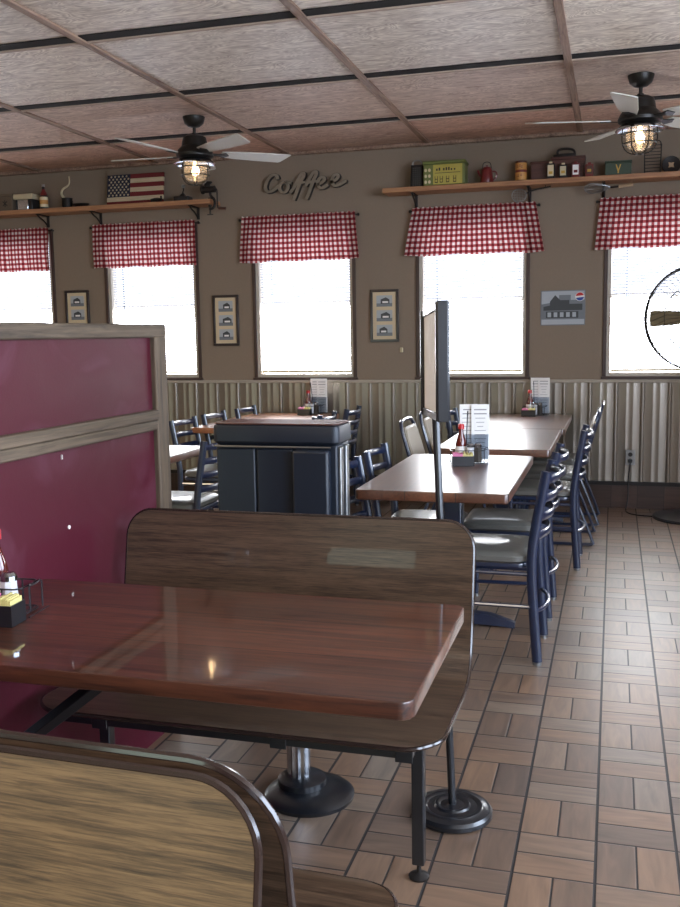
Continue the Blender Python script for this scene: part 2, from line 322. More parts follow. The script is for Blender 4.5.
# ------------------------------------------------------------------ mesh helpers
class MB:
    def __init__(s): s.bm = bmesh.new()
    def face(s, pts):
        vs = [s.bm.verts.new(p) for p in pts]
        try: return s.bm.faces.new(vs)
        except ValueError: return None
    def box(s, x0, x1, y0, y1, z0, z1, mat=None):
        P_ = [Vector((x, y, z)) for x in (x0, x1) for y in (y0, y1) for z in (z0, z1)]
        if mat: P_ = [mat @ p for p in P_]
        v = [s.bm.verts.new(p) for p in P_]
        for q in ((0, 1, 3, 2), (4, 6, 7, 5), (0, 4, 5, 1), (2, 3, 7, 6), (0, 2, 6, 4), (1, 5, 7, 3)):
            s.bm.faces.new([v[i] for i in q])
        return s
    def loft(s, rings, cap=True, close=True):
        R_ = [[s.bm.verts.new(p) for p in r] for r in rings]
        n = len(R_[0])
        for a, b in zip(R_, R_[1:]):
            for i in range(n if close else n-1):
                j = (i+1) % n
                try: s.bm.faces.new((a[i], a[j], b[j], b[i]))
                except ValueError: pass
        if cap:
            for r in (R_[0], R_[-1]):
                try: s.bm.faces.new(r)
                except ValueError: pass
        return s
    def lathe(s, prof, c=(0, 0, 0), seg=20, axis='Z'):
        rings = []
        for r, z in prof:
            ring = []
            for i in range(seg):
                a = 2*PI*i/seg; x, y = max(r, 1e-4)*math.cos(a), max(r, 1e-4)*math.sin(a)
                p = {'Z': (x, y, z), 'Y': (x, z, y), 'X': (z, x, y)}[axis]
                ring.append((p[0]+c[0], p[1]+c[1], p[2]+c[2]))
            rings.append(ring)
        return s.loft(rings)
    def tube(s, path, r=0.01, seg=10, r2=None, closed=False, smooth=0, rend=None):
        """sweep an ellipse (r across, r2 other way) along path"""
        pts = [Vector(p) for p in path]
        for _ in range(smooth):
            out = [] if closed else [pts[0]]
            n = len(pts)
            for i in range(n if closed else n-1):
                a, b = pts[i], pts[(i+1) % n]; out += [a*0.75+b*0.25, a*0.25+b*0.75]
            if not closed: out.append(pts[-1])
            pts = out
        n = len(pts); rings = []; nrm = None
        for i in range(n):
            a = pts[(i-1) % n] if (closed or i) else pts[0]; b = pts[(i+1) % n] if (closed or i < n-1) else pts[-1]
            t = (b-a)
            if t.length < 1e-9: t = Vector((0, 0, 1))
            t.normalize()
            if nrm is None:
                ref = Vector((0, 1, 0)) if abs(t.y) < 0.8 else Vector((1, 0, 0))
                nrm = ref - t*ref.dot(t)
            else: nrm = nrm - t*nrm.dot(t)
            nrm.normalize(); bi = t.cross(nrm)
            k = 1 if rend is None else 1+(rend-1)*i/(n-1)
            rings.append([pts[i] + nrm*(math.cos(2*PI*j/seg)*(r2 or r)*k) + bi*(math.sin(2*PI*j/seg)*r*k) for j in range(seg)])
        if closed: rings.append(rings[0]); return s.loft(rings, cap=False)
        return s.loft(rings)
    def prism(s, outline, z0, z1, mat=None, plane='XY'):
        def mk(p, z):
            q = {'XY': Vector((p[0], p[1], z)), 'XZ': Vector((p[0], z, p[1])), 'YZ': Vector((z, p[0], p[1]))}[plane]
            return mat @ q if mat else q
        return s.loft([[mk(p, z0) for p in outline], [mk(p, z1) for p in outline]])
    def slab(s, x0, x1, y0, y1, z0, z1, r=0.03, e=0.006, n=6):
        """rounded rectangle slab with eased edges"""
        rings = []
        for dz, ins in ((z0, e), (z0+e, 0), (z1-e, 0), (z1-e*0.3, e*0.3), (z1, e)):
            rings.append([(p[0], p[1], dz) for p in rrect(x0+ins, x1-ins, y0+ins, y1-ins, max(r-ins, 0.001), n)])
        return s.loft(rings)
def rrect(x0, x1, y0, y1, r, n=6):
    o = []
    for cx, cy_, a0 in ((x1-r, y1-r, 0), (x0+r, y1-r, 90), (x0+r, y0+r, 180), (x1-r, y0+r, 270)):
        for i in range(n+1):
            a = math.radians(a0+90*i/n); o.append((cx+r*math.cos(a), cy_+r*math.sin(a)))
    return o
def obj(name, mb, mat, parent=None, smooth=True, bevel=0, loc=None, rotz=None):
    bm = mb.bm
    bmesh.ops.recalc_face_normals(bm, faces=bm.faces[:])
    me = bpy.data.meshes.new(name); bm.to_mesh(me); bm.free()
    me.materials.append(MT[mat] if isinstance(mat, str) else mat)
    if smooth:
        for p in me.polygons: p.use_smooth = True
        me.set_sharp_from_angle(angle=math.radians(38))
        for p in me.polygons:          # big caps stay flat and do not drag the shading of the eased edge with them
            if len(p.vertices) > 6: p.use_smooth = False
    o = bpy.data.objects.new(name, me); C.objects.link(o)
    if parent: o.parent = parent
    if bevel:
        b = o.modifiers.new('bevel', 'BEVEL'); b.width = bevel; b.segments = 2; b.limit_method = 'ANGLE'
    if loc: o.location = loc
    if rotz is not None: o.rotation_euler.z = rotz
    return o
def thing(name, label, cat, loc=(0, 0, 0), rotz=0, group=None):
    o = bpy.data.objects.new(name, None); o.empty_display_size = 0.05; C.objects.link(o)
    o.location = loc; o.rotation_euler = (0, 0, rotz); o['label'] = label; o['category'] = cat
    if group: o['group'] = group
    return o
def tag(o, label, cat, group=None, kind=None):
    o['label'] = label; o['category'] = cat
    if group: o['group'] = group
    if kind: o['kind'] = kind
    return o
def struct(o, label=None):
    o['kind'] = 'structure'
    if label: o['label'] = label
    return o
def dup(root, loc, rotz, label, group=None):
    r = root.copy(); C.objects.link(r); r.location = loc; r.rotation_euler = (0, 0, rotz); r['label'] = label
    if group: r['group'] = group
    for ch in list(root.children):
        c = ch.copy(); C.objects.link(c); c.parent = r
        for g in list(ch.children):
            d = g.copy(); C.objects.link(d); d.parent = c
    return r

# ------------------------------------------------------------------ the room
WY = 7.78; CEIL = 2.93; XL, XR, YR = -7.6, 2.7, -3.4
m = MB(); m.box(XL, XR, YR, WY, -0.06, 0)
struct(obj('floor', m, 'floor', smooth=False), 'brown quarry tile floor laid in pairs')
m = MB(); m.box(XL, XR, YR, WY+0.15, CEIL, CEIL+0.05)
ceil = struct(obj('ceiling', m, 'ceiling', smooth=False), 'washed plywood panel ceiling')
x = -0.28+1.19*2
while x > XL:
    m = MB(); m.box(x-0.022, x+0.022, YR, WY, CEIL-0.016, CEIL-0.001); obj('ceiling_batten', m, 'batten', ceil, bevel=0.002); x -= 1.19
y = 4.52-1.165*6
while y < WY:
    m = MB(); m.box(XL, XR, y-0.055, y+0.03, CEIL-0.006, CEIL-0.001); g = obj('panel_gap', m, 'gap', ceil, smooth=False)
    m = MB(); m.box(XL, XR, y+0.0301, y+0.05, CEIL-0.014, CEIL-0.001); obj('panel_edge', m, 'edge', ceil, smooth=False); y += 1.165
m = MB(); m.box(XL, XR, WY-0.05, WY, CEIL-0.028, CEIL-0.001); struct(obj('trim_1', m, 'batten', bevel=0.003), 'dark wooden strip between ceiling and wall')
# far wall with window openings
WIN = [-6.84, -5.41, -3.975, -2.55, -1.115, 0.375, 1.81]
HW, WZ0, WZ1 = 0.435, 1.05, 2.36
m = MB(); xs = XL
for c in WIN:
    m.box(xs, c-HW, WY, WY+0.15, 0, CEIL); m.box(c-HW, c+HW, WY, WY+0.15, 0, WZ0); m.box(c-HW, c+HW, WY, WY+0.15, WZ1, CEIL); xs = c+HW
m.box(xs, XR, WY, WY+0.15, 0, CEIL)
struct(obj('wall_back', m, 'wall', smooth=False), 'beige wall with the row of windows')
m = MB(); m.box(XL-0.1, XL, YR-0.1, WY+0.15, 0, CEIL); struct(obj('wall_left', m, 'wall', smooth=False))
m = MB(); m.box(XR, XR+0.1, YR-0.1, WY+0.15, 0, CEIL); struct(obj('wall_right', m, 'wall', smooth=False))
m = MB(); m.box(XL, XR, YR-0.1, YR, 0, CEIL); struct(obj('wall_rear', m, 'wall', smooth=False))
# wainscot: corrugated steel sheet
m = MB(); prof = []; x = XL
while x < XR-0.2:
    prof += [(x+0.024-0.017*math.cos(PI*q/8), 0.017*math.sin(PI*q/8)) for q in range(9)]
    prof += [(x+0.09, 0), (x+0.096, 0.0022), (x+0.104, 0.0022), (x+0.11, 0), (x+0.142, 0), (x+0.148, 0.0022), (x+0.156, 0.0022), (x+0.162, 0)]; x += 0.2
rings = [[(a, WY-0.004-b, 0.2) for a, b in prof], [(a, WY-0.004-b, 1.0) for a, b in prof]]
m.loft(rings, cap=False, close=False)
struct(obj('trim_2', m, 'metalwall'), 'corrugated steel wainscot along the window wall')
m = MB(); m.box(XL, XR, WY-0.034, WY, 1.0, 1.024); struct(obj('trim_3', m, 'cap', bevel=0.003), 'pale cap rail on the wainscot')
m = MB(); m.box(XL, XR, WY-0.03, WY, 0.185, 0.215); struct(obj('trim_4', m, 'iron', bevel=0.003), 'dark rail under the wainscot')
m = MB(); m.box(XL, XR, WY-0.022, WY, 0, 0.185); struct(obj('baseboard_back', m, 'basetile', bevel=0.004), 'dark tile base under the wainscot')

# windows
WNAMES = {2: 'second from the left edge', 3: 'under the coffee sign', 4: 'behind the poster stand', 5: 'behind the big floor fan', 1: 'at the left edge of the view'}
for i, c in enumerate(WIN):
    w = bpy.data.objects.new('window_%d' % (i+1), None); C.objects.link(w); w.location = (c, WY, 0); w['kind'] = 'structure'
    m = MB()
    for s in (-1, 1): m.box(s*(HW+0.012)-0.014, s*(HW+0.012)+0.014, -0.016, 0.0, 1.026, WZ1+0.03)
    m.box(-HW-0.035, HW+0.035, -0.03, -0.001, 1.026, 1.046)
    obj('window_frame', m, 'framebrown', w, bevel=0.003)
    m = MB()
    for s in (-1, 1): m.box(min(s*HW, s*(HW-0.03)), max(s*HW, s*(HW-0.03)), 0.001, 0.10, WZ0, WZ1)
    m.box(-HW+0.03, HW-0.03, 0.001, 0.1, WZ0, WZ0+0.025); m.box(-HW+0.03, HW-0.03, 0.07, 0.1, 1.66, 1.69)
    m.box(-HW+0.03, HW-0.03, 0.001, 0.1, WZ1-0.03, WZ1)
    obj('sash', m, 'jamb', w, bevel=0.002)
    m = MB(); m.box(-HW+0.03, HW-0.03, 0.105, 0.11, WZ0, 1.67); obj('glass_pane', m, 'pane_low', w, smooth=False)
    m = MB(); m.box(-HW+0.03, HW-0.03, 0.105, 0.11, 1.67, WZ1); obj('glass_pane', m, 'pane_high', w, smooth=False)
def blinds(c, label, raise_z=1.085):
    t = thing('window_blind', label, 'blind', (c, WY+0.035, 0), 0, 'white slatted blinds in the window row')
    m = MB(); z = raise_z+0.03; hw = HW-0.035
    while z < WZ1-0.05:
        R_ = Matrix.Translation((0, 0, z)) @ Matrix.Rotation(math.radians(34), 4, 'X')
        m.box(-hw, hw, -0.012, 0.012, -0.0005, 0.0005, R_); z += 0.0215
    obj('slats', m, 'blind', t, smooth=False)
    m = MB(); m.box(-hw, hw, -0.012, 0.012, raise_z, raise_z+0.02); obj('bottom_rail', m, 'cream', t, bevel=0.002)
    m = MB(); m.box(-hw, hw, -0.018, 0.018, WZ1-0.06, WZ1-0.032); obj('head_rail', m, 'white', t, bevel=0.002)
    m = MB(); m.tube([(-hw+0.11, -0.02, WZ1-0.05), (-hw+0.112, -0.022, 1.62)], 0.005, 6); obj('tilt_wand', m, 'acrylic', t)
for i, c in enumerate(WIN[1:6]):
    blinds(c, 'white slatted blind in the window ' + WNAMES[i+1])
def valance(c, hw_top, hw_bot, label, seed):
    rnd = random.Random(seed)
    t = thing('curtain_valance', label, 'valance', (c, WY-0.055, 0), 0, 'red gingham valances over the windows')
    nx, nz = 150, 12
    bm = bmesh.new(); uvl = bm.loops.layers.uv.new('uv'); grid = []
    ph = [rnd.uniform(0, 6.28) for _ in range(6)]
    for j in range(nz+1):
        v = j/nz; row = []
        for i in range(nx+1):
            u = i/nx*2-1; hw = hw_top+(hw_bot-hw_top)*v
            amp = 0.004+0.014*v
            fy = (math.sin(u*17+ph[0])+0.6*math.sin(u*31+ph[1])+0.4*math.sin(u*47+ph[2]))*amp/1.6
            if v < 0.18: fy += 0.004*math.sin(u*90+ph[3])
            zz = 2.415-0.385*v + 0.006*math.sin(u*9+ph[4])*v + (0.004*math.sin(u*60+ph[5]) if j == 0 else 0)
            row.append((bm.verts.new((u*hw, fy-0.01*math.sin(v*3), zz)), (u*0.56, zz)))
        grid.append(row)
    for j in range(nz):
        for i in range(nx):
            q = (grid[j][i], grid[j][i+1], grid[j+1][i+1], grid[j+1][i]); f = bm.faces.new([a[0] for a in q])
            for lp, a in zip(f.loops, q): lp[uvl].uv = a[1]
    mb = MB(); mb.bm.free(); mb.bm = bm
    obj('cloth', mb, 'gingham', t)
    m = MB(); m.tube([(-hw_top-0.02, 0.012, 2.39), (hw_top+0.02, 0.012, 2.39)], 0.006, 8)
    for s in (-1, 1):
        m.tube([(s*(hw_top+0.02), 0.012, 2.39), (s*(hw_top+0.02), 0.053, 2.39)], 0.006, 8); m.lathe([(0, -0.012), (0.012, -0.006), (0.012, 0.006), (0, 0.012)], (s*(hw_top+0.025), 0.012, 2.39), 10, 'X')
    obj('curtain_rod', m, 'iron', t)
for i, (c, a, b, w) in enumerate([(-5.46, 0.50, 0.50, 'at the left edge, nearest the grey box'), (-4.01, 0.50, 0.505, 'below the wooden flag'),
        (-2.575, 0.50, 0.535, 'below the coffee sign'), (-1.1, 0.49, 0.56, 'below the mustard bread tin, behind the poster stand'), (0.40, 0.52, 0.56, 'at the right edge, above the big floor fan')]):
    valance(c, a, b, 'red and white gingham valance ' + w, i)

# other walls' windows (out of frame, they light the room)
def lit_window(n, loc, rotz, w, h, mat):
    e = bpy.data.objects.new('window_%d' % n, None); C.objects.link(e); e.location = loc; e.rotation_euler.z = rotz; e['kind'] = 'structure'
    m = MB()
    for s in (-1, 1): m.box(s*(w/2+0.03)-0.03, s*(w/2+0.03)+0.03, 0.002, 0.04, -0.06, h+0.06)
    m.box(-w/2, w/2, 0.002, 0.04, -0.06, 0); m.box(-w/2, w/2, 0.002, 0.04, h, h+0.06)
    obj('window_frame', m, 'framebrown', e, bevel=0.004)
    m = MB(); m.box(-w/2, w/2, 0.004, 0.012, 0, h); obj('glass_pane', m, mat, e, smooth=False)
for k, (x, w) in enumerate([(-4.9, 1.3), (-2.39, 1.3)]): lit_window(8+k, (x, YR, 0.2), 0, w, 1.42, 'pane_rear')
for k, (y, w) in enumerate([(-1.6, 1.8), (0.7, 1.8), (3.0, 1.8)]): lit_window(10+k, (XR, y, 1.0), PI/2, w, 1.8, 'pane_side')

# ------------------------------------------------------------------ maroon booth partition (runs in depth at x=-1.5)
px0, px1, py0, py1 = -1.60, -1.50, 0.2, 3.03
t = struct(bpy.data.objects.new('partition', None), 'maroon booth partition framed in weathered wood'); C.objects.link(t)
m = MB(); m.box(px0+0.02, px1-0.02, py0, py1-0.05, 0, 1.42); obj('maroon_panel', m, 'red', t, smooth=False)
m = MB(); m.box(px0, px1, py0, py1, 1.405, 1.45); obj('top_rail', m, 'gray_wood', t, bevel=0.006)
m = MB(); m.box(px0, px1, py1-0.085, py1-0.001, 0, 1.41); obj('end_post', m, 'gray_wood_z', t, bevel=0.006)
m = MB(); m.box(px0, px1+0.008, py0, py1-0.086, 1.125, 1.16); m.box(px0, px1, py0, py1-0.086, 1.09, 1.1245); obj('middle_rail', m, 'gray_wood', t, bevel=0.005)
m = MB(); m.lathe([(0, 0), (0.006, 0.001), (0.006, 0.004), (0, 0.006)], (-1.5199, 2.39, 0.86), 10, 'X'); obj('screw_head', m, 'white', t)
m = MB(); m.box(-1.5199, -1.516, 2.37, 2.374, 1.062, 1.075); obj('nail_mark', m, 'white', t)

# ------------------------------------------------------------------ booth benches
def bench_shell(W, prof, name, mat, parent, r_top=0.08, r_seat=0.09, th=0.011):
    """prof: list of (y,z) from seat front to back top; rounded outline corners at both ends"""
    pts = [Vector((0, a, b)) for a, b in prof]
    for _ in range(3):
        out = [pts[0]]
        for a, b in zip(pts, pts[1:]): out += [a*0.75+b*0.25, a*0.25+b*0.75]
        out.append(pts[-1]); pts = out
    # resample by arclength, denser at the ends
    L = [0]
    for a, b in zip(pts, pts[1:]): L.append(L[-1]+(b-a).length)
    T = L[-1]
    def at(s_):
        for i in range(len(L)-1):
            if s_ <= L[i+1]+1e-9:
                k = (s_-L[i])/max(L[i+1]-L[i], 1e-9); return pts[i].lerp(pts[i+1], k)
        return pts[-1]
    ss = [r_seat*(1-math.cos(PI/2*i/9)) for i in range(9)] + [r_seat+(T-r_seat-r_top)*i/26 for i in range(27)] + [T-r_top+r_top*math.sin(PI/2*i/9) for i in range(1, 10)]
    rows = []; border = []
    for s_ in ss:
        if s_ < r_seat: w = W/2-r_seat+math.sqrt(max(0, r_seat**2-(r_seat-s_)**2))
        elif s_ > T-r_top: w = W/2-r_top+math.sqrt(max(0, r_top**2-(s_-(T-r_top))**2))
        else: w = W/2
        p = at(s_); q = at(min(s_+0.004, T)); q0 = at(max(s_-0.004, 0)); tn = (q-q0).normalized(); nr = Vector((0, -tn.z, tn.y))
        rows.append((w, p, nr)); border.append(w)
    nx = 14
    top = [[p + Vector((-w+2*w*i/nx, 0, 0)) + nr*th/2 for i in range(nx+1)] for w, p, nr in rows]
    bot = [[p + Vector((-w+2*w*i/nx, 0, 0)) - nr*th/2 for i in range(nx+1)] for w, p, nr in rows]
    m = MB(); m.loft(top, cap=False, close=False); m.loft(bot, cap=False, close=False)
    o = obj(name, m, mat, parent)
    path = [rows[i][1]+Vector((rows[i][0], 0, 0)) for i in range(len(rows))] + [rows[i][1]+Vector((-rows[i][0], 0, 0)) for i in reversed(range(len(rows)))]
    m = MB(); m.tube(path, th*0.56, 8, closed=True); obj('edge_molding', m, 'tmold', o)
    return o
def leg_with_glide(x, y, zt, parent):
    m = MB(); m.box(x-0.016, x+0.016, y-0.016, y+0.016, 0.04, zt); l = obj('leg', m, 'black', parent, bevel=0.003)
    m = MB(); m.lathe([(0.0, 0), (0.026, 0.0), (0.027, 0.006), (0.016, 0.012), (0.006, 0.016), (0.005, 0.042)], (x, y, 0), 18); obj('glide_foot', m, 'iron', l)
def seat_frame(x0, x1, y0, y1, z, parent):
    m = MB()
    for yy in (y0, y1): m.box(x0, x1, yy-0.015, yy+0.015, z-0.05, z-0.015)
    for xx in (x0+0.015, (x0+x1)/2, x1-0.015): m.box(xx-0.0149, xx+0.0149, y0+0.0151, y1-0.0151, z-0.048, z-0.017)
    for xx in (x0+0.12, x1-0.34, x1-0.02): m.box(xx-0.022, xx+0.022, y0-0.019, y0-0.0151, z-0.058, z-0.012)
    obj('seat_frame', m, 'black', parent, bevel=0.002)
# bench B, behind the table, faces the camera
bw = 1.085; bx = -0.912
t = thing('booth_bench', 'dark woodgrain booth bench facing us behind the varnished table', 'bench', (bx, 0, 0), 0, 'booth benches')
bench_shell(bw, [(2.055, 0.445), (2.09, 0.452), (2.40, 0.438), (2.53, 0.45), (2.572, 0.53), (2.60, 0.68), (2.636, 0.872)], 'bench_shell', 'laminate_dark', t)
seat_frame(-0.49, 0.468, 2.13, 2.44, 0.443, t)
leg_with_glide(0.451, 2.272, 0.39, t); leg_with_glide(-0.445, 2.275, 0.39, t)
m = MB(); m.lathe([(0, 0), (0.135, 0), (0.138, 0.012), (0.125, 0.022), (0.07, 0.03), (0.0, 0.03)], (0.04, 2.62, 0), 40)
m.lathe([(0.0, 0.03), (0.075, 0.03), (0.075, 0.048), (0.06, 0.056), (0, 0.056)], (0.01, 2.64, 0), 32)
pd = obj('pedestal_base', m, 'black', t)
m = MB()
rg = []
for z in (0.0561, 0.385):
    rg.append([(0.0+ (0.036 if i % 2 else 0.031)*math.cos(2*PI*i/24), 2.64+(0.036 if i % 2 else 0.031)*math.sin(2*PI*i/24), z) for i in range(24)])
m.loft(rg); m.box(-0.15, 0.15, 2.455, 2.66, 0.3851, 0.40); c = obj('pedestal_column', m, 'chrome', t, smooth=False); c['label'] = 'fluted chrome column'
# bench A, nearest the camera: back to back double bench
t = thing('booth_bench', 'nearest double booth bench showing its tan woodgrain back, bottom left', 'bench', (-0.895, 0.925, 0.0), -0.03, 'booth benches')
bench_shell(1.10, [(0.60, 0.445), (0.565, 0.452), (0.255, 0.438), (0.135, 0.45), (0.105, 0.55), (0.05, 0.72), (0.024, 0.928)], 'bench_shell', 'laminate_dark', t, r_top=0.11)
bench_shell(1.075, [(-0.585, 0.445), (-0.545, 0.452), (-0.225, 0.438), (-0.115, 0.45), (-0.08, 0.55), (-0.03, 0.74), (-0.003, 0.923)], 'rear_shell', 'laminate_tan', t)
seat_frame(-0.46, 0.46, 0.215, 0.525, 0.443, t); seat_frame(-0.46, 0.46, -0.485, -0.175, 0.443, t)
for yy in (0.375, -0.325):
    leg_with_glide(0.442, yy, 0.39, t); leg_with_glide(-0.442, yy, 0.39, t)

# ------------------------------------------------------------------ booth table (wall-hung cantilever)
t = thing('booth_table', 'varnished brown plank table in the booth against the maroon partition', 'table', (-0.9, 1.878, 0), 0)
m = MB(); m.slab(-0.585, 0.572, -0.313, 0.313, 0.725, 0.76, 0.028, 0.003); obj('tabletop', m, 'table', t)
m = MB(); m.box(-0.60+0.02, -0.54, -0.03, 0.03, 0.30, 0.7249); m.box(-0.54, 0.40, -0.025, 0.025, 0.685, 0.7249)
m.tube([(-0.555, 0, 0.36), (-0.13, 0, 0.69)], 0.02, 4)
obj('cantilever_bracket', m, 'black', t, bevel=0.002)

# ------------------------------------------------------------------ cafe tables
def make_table(w, d, label, name='cafe_table', mat='table_y'):
    t = thing(name, label, 'table', (0, 0, 0), 0)
    m = MB(); m.slab(-w/2, w/2, -d/2, d/2, 0.707, 0.75, 0.02, 0.005); obj('tabletop', m, mat, t)
    m = MB(); m.box(-0.042, 0.042, -0.042, 0.042, 0.05, 0.68); m.box(-0.2, 0.2, -0.2, 0.2, 0.68, 0.7069); obj('column', m, 'chair', t, bevel=0.006)
    m = MB()
    for a in range(4):
        R_ = Matrix.Rotation(a*PI/2, 4, 'Z')
        L_ = w/2-0.03 if a % 2 == 0 else d/2-0.3
        m.loft([[R_ @ Vector(p) for p in ((0.0, -0.035, 0.012), (0.0, 0.035, 0.012), (0.0, 0.03, 0.07), (0.0, -0.03, 0.07))],
                [R_ @ Vector(p) for p in ((L_*0.6, -0.032, 0.012), (L_*0.6, 0.032, 0.012), (L_*0.6, 0.026, 0.06), (L_*0.6, -0.026, 0.06))],
                [R_ @ Vector(p) for p in ((L_, -0.022, 0.0), (L_, 0.022, 0.0), (L_, 0.018, 0.026), (L_, -0.018, 0.026))]])
    obj('cross_base', m, 'chair', t)
    return t
TZ = 0.75
tm = make_table(0.65, 1.24, 'brown plank table in the middle of the room, lit white by glare'); tm.location = (-0.725, 4.46, 0)
GT = 'dining tables along the window wall'
tl = make_table(0.65, 1.17, 'front table of the long pair at right, behind the middle table'); tl.location = (-0.655, 5.94, 0); tl['group'] = GT
dup(tl, (-0.635, 7.12, 0), 0, 'table of the right pair pushed against the steel wainscot', GT)
tw = make_table(0.76, 1.30, 'orange-brown table behind the black cabinet, by the window wall', mat='table_orange'); tw.location = (-2.585, 6.97, 0); tw['group'] = GT
dup(tm, (-2.68, 4.63, 0), 0, 'table whose bright corner shows just right of the partition post', 'single dining tables')
tm['group'] = 'single dining tables'

# ------------------------------------------------------------------ ladder back chairs
def make_ladder_chair(label):
    t = thing('ladder_back_chair', label, 'chair', (0, 0, 0), 0)
    w = 0.19
    for s in (-1, 1):
        m = MB(); m.tube([(s*w, 0.215, 0.012), (s*w, 0.20, 0.2), (s*w, 0.185, 0.42), (s*w, 0.195, 0.55), (s*w, 0.245, 0.83)], 0.0115, 10, r2=0.021, smooth=1); l = obj('back_post', m, 'chair', t)
        m = MB(); m.lathe([(0.012, 0), (0.02, 0), (0.02, 0.012), (0.0, 0.0125)], (s*w, 0.215, 0), 10); obj('foot_glide', m, 'steel', l)
        m = MB(); m.tube([(s*0.175, -0.175, 0.435), (s*0.185, -0.19, 0.012)], 0.013, 10); l = obj('front_leg', m, 'chair', t)
        m = MB(); m.lathe([(0.012, 0), (0.018, 0), (0.018, 0.012), (0.0, 0.0125)], (s*0.185, -0.19, 0), 10); obj('foot_glide', m, 'steel', l)
    for k, z in enumerate((0.555, 0.635, 0.715, 0.795)):
        yb = 0.195+(z-0.55)*0.178
        m = MB(); path = [(w*math.cos(a)*-1, yb+0.052*math.sin(a)**0.8, z) for a in [PI*i/14 for i in range(15)]]
        path = [(-w+2*w*i/14, yb+0.052*math.sin(PI*i/14)**0.7, z) for i in range(15)]
        m.tube(path, 0.018, 8, r2=0.007); obj('back_slat', m, 'chair', t)
    m = MB(); m.slab(-0.185, 0.185, -0.195, 0.175, 0.41, 0.435, 0.05, 0.006)
    m.tube([(-w, 0.20, 0.23), (-0.12, 0.235, 0.23), (0, 0.25, 0.23), (0.12, 0.235, 0.23), (w, 0.20, 0.23)], 0.009, 8, smooth=1)
    for s in (-1, 1):
        m.tube([(s*0.182, -0.18, 0.25), (s*0.19, 0.2, 0.25)], 0.009, 8); m.tube([(s*0.178, -0.17, 0.39), (s*0.188, 0.185, 0.39)], 0.009, 8)
    m.tube([(-0.183, -0.183, 0.2), (0.183, -0.183, 0.2)], 0.009, 8)
    obj('seat_frame', m, 'chair', t)
    m = MB(); rings = []
    for z, ins in ((0.4355, 0.012), (0.445, 0.0), (0.465, 0.0), (0.478, 0.012), (0.486, 0.05), (0.489, 0.12)):
        rings.append([(p[0], p[1]-0.01, z) for p in rrect(-0.205+ins, 0.205-ins, -0.205+ins, 0.185-ins, 0.07, 7)])
    m.loft(rings); obj('seat_cushion', m, 'vinyl', t)
    return t
def make_sled_chair(label):
    t = thing('stacking_chair', label, 'chair', (0, 0, 0), 0)
    for s in (-1, 1):
        m = MB(); x = s*0.19
        m.tube([(x, 0.29, 0.80), (x, 0.18, 0.44), (x, 0.12, 0.40), (x, -0.17, 0.43), (x*1.05, -0.2, 0.40), (x*1.1, -0.25, 0.012), (x*1.1, -0.22, 0.011), (x*1.1, 0.28, 0.011), (x*1.1, 0.30, 0.014), (x*1.05, 0.14, 0.40)], 0.010, 8, smooth=1)
        obj('sled_leg', m, 'chair', t)
    m = MB(); m.tube([(-0.19, 0.20, 0.5), (-0.19, 0.29, 0.80), (-0.17, 0.31, 0.87), (-0.1, 0.315, 0.885), (0.1, 0.315, 0.885), (0.17, 0.31, 0.87), (0.19, 0.29, 0.80), (0.19, 0.20, 0.5)], 0.0115, 8, smooth=2)
    obj('back_frame', m, 'chair', t)
    m = MB(); R_ = Matrix.Translation((0, 0.262, 0.72)) @ Matrix.Rotation(math.radians(-17), 4, 'X')
    m.loft([[R_ @ Vector((p[0], yy, p[1])) for p in rrect(-0.175+i, 0.175-i, -0.13+i, 0.13-i, 0.05, 5)] for yy, i in ((-0.018, 0.015), (-0.010, 0.002), (0.006, 0.002), (0.014, 0.015))])
    p = obj('back_pad', m, 'vinyl_tan', t); p['label'] = 'tan padded back'
    m = MB(); rings = []
    for z, ins in ((0.432, 0.01), (0.445, 0.0), (0.468, 0.0), (0.482, 0.014), (0.488, 0.06)):
        rings.append([(p_[0], p_[1], z) for p_ in rrect(-0.205+ins, 0.205-ins, -0.215+ins, 0.17-ins, 0.07, 7)])
    m.loft(rings); obj('seat_cushion', m, 'vinyl', t)
    return t
GR = 'dark ladder back chairs around the tables'
ld = make_ladder_chair('nearest dark blue ladder-back chair, right of the middle table')
ld.location = (-0.503, 4.15, 0); ld.rotation_euler.z = -PI/2; ld['group'] = GR
RT, LT = -PI/2, PI/2      # back towards +x / towards -x
for x, y, rz, lab in [
        (-0.50, 4.80, RT, 'dark ladder-back chair, second from us on the right of the middle table'),
        (-0.40, 5.84, RT, 'dark ladder-back chair right of the front table of the right pair'),
        (-0.92, 4.13, LT, 'left-side ladder-back chair of the middle table, half behind the black cabinet'),
        (-0.92, 4.68, LT, 'farther ladder-back chair on the left of the middle table'),
        (-0.93, 7.10, LT, 'ladder-back chair left of the table against the wainscot, behind the menus'),
        (-2.705, 6.17, LT, 'ladder-back chair just right of the partition post, near the wainscot'),
        (-2.70, 6.70, LT, 'middle ladder-back chair left of the orange-brown table'),
        (-2.66, 7.26, LT, 'farthest ladder-back chair left of the orange-brown table, by the wainscot'),
        (-2.275, 6.20, RT, 'ladder-back chair peeping over the black cabinet, right side of its table'),
        (-2.275, 6.70, RT, 'second ladder-back chair peeping over the cabinet, beyond the first'),
        (-2.235, 7.28, RT, 'ladder-back chair right of the orange-brown table, nearest the wainscot'),
        (-2.42, 5.00, RT, 'ladder-back chair squeezed between partition post and black cabinet')]:
    dup(ld, (x, y, 0), rz, lab, GR)
GS = 'sled base stacking chairs'
sd = make_sled_chair('stacking chair with sled legs, right of the wainscot-side table pair, nearer one')
sd.location = (-0.40, 6.53, 0); sd.rotation_euler.z = RT; sd['group'] = GS
dup(sd, (-0.38, 7.19, 0), RT, 'stacking chair with sled legs at right, closest to the wainscot', GS)
dup(sd, (-0.91, 5.70, 0), LT, 'stacking chair with tan back, left of the poster stand pole', GS)
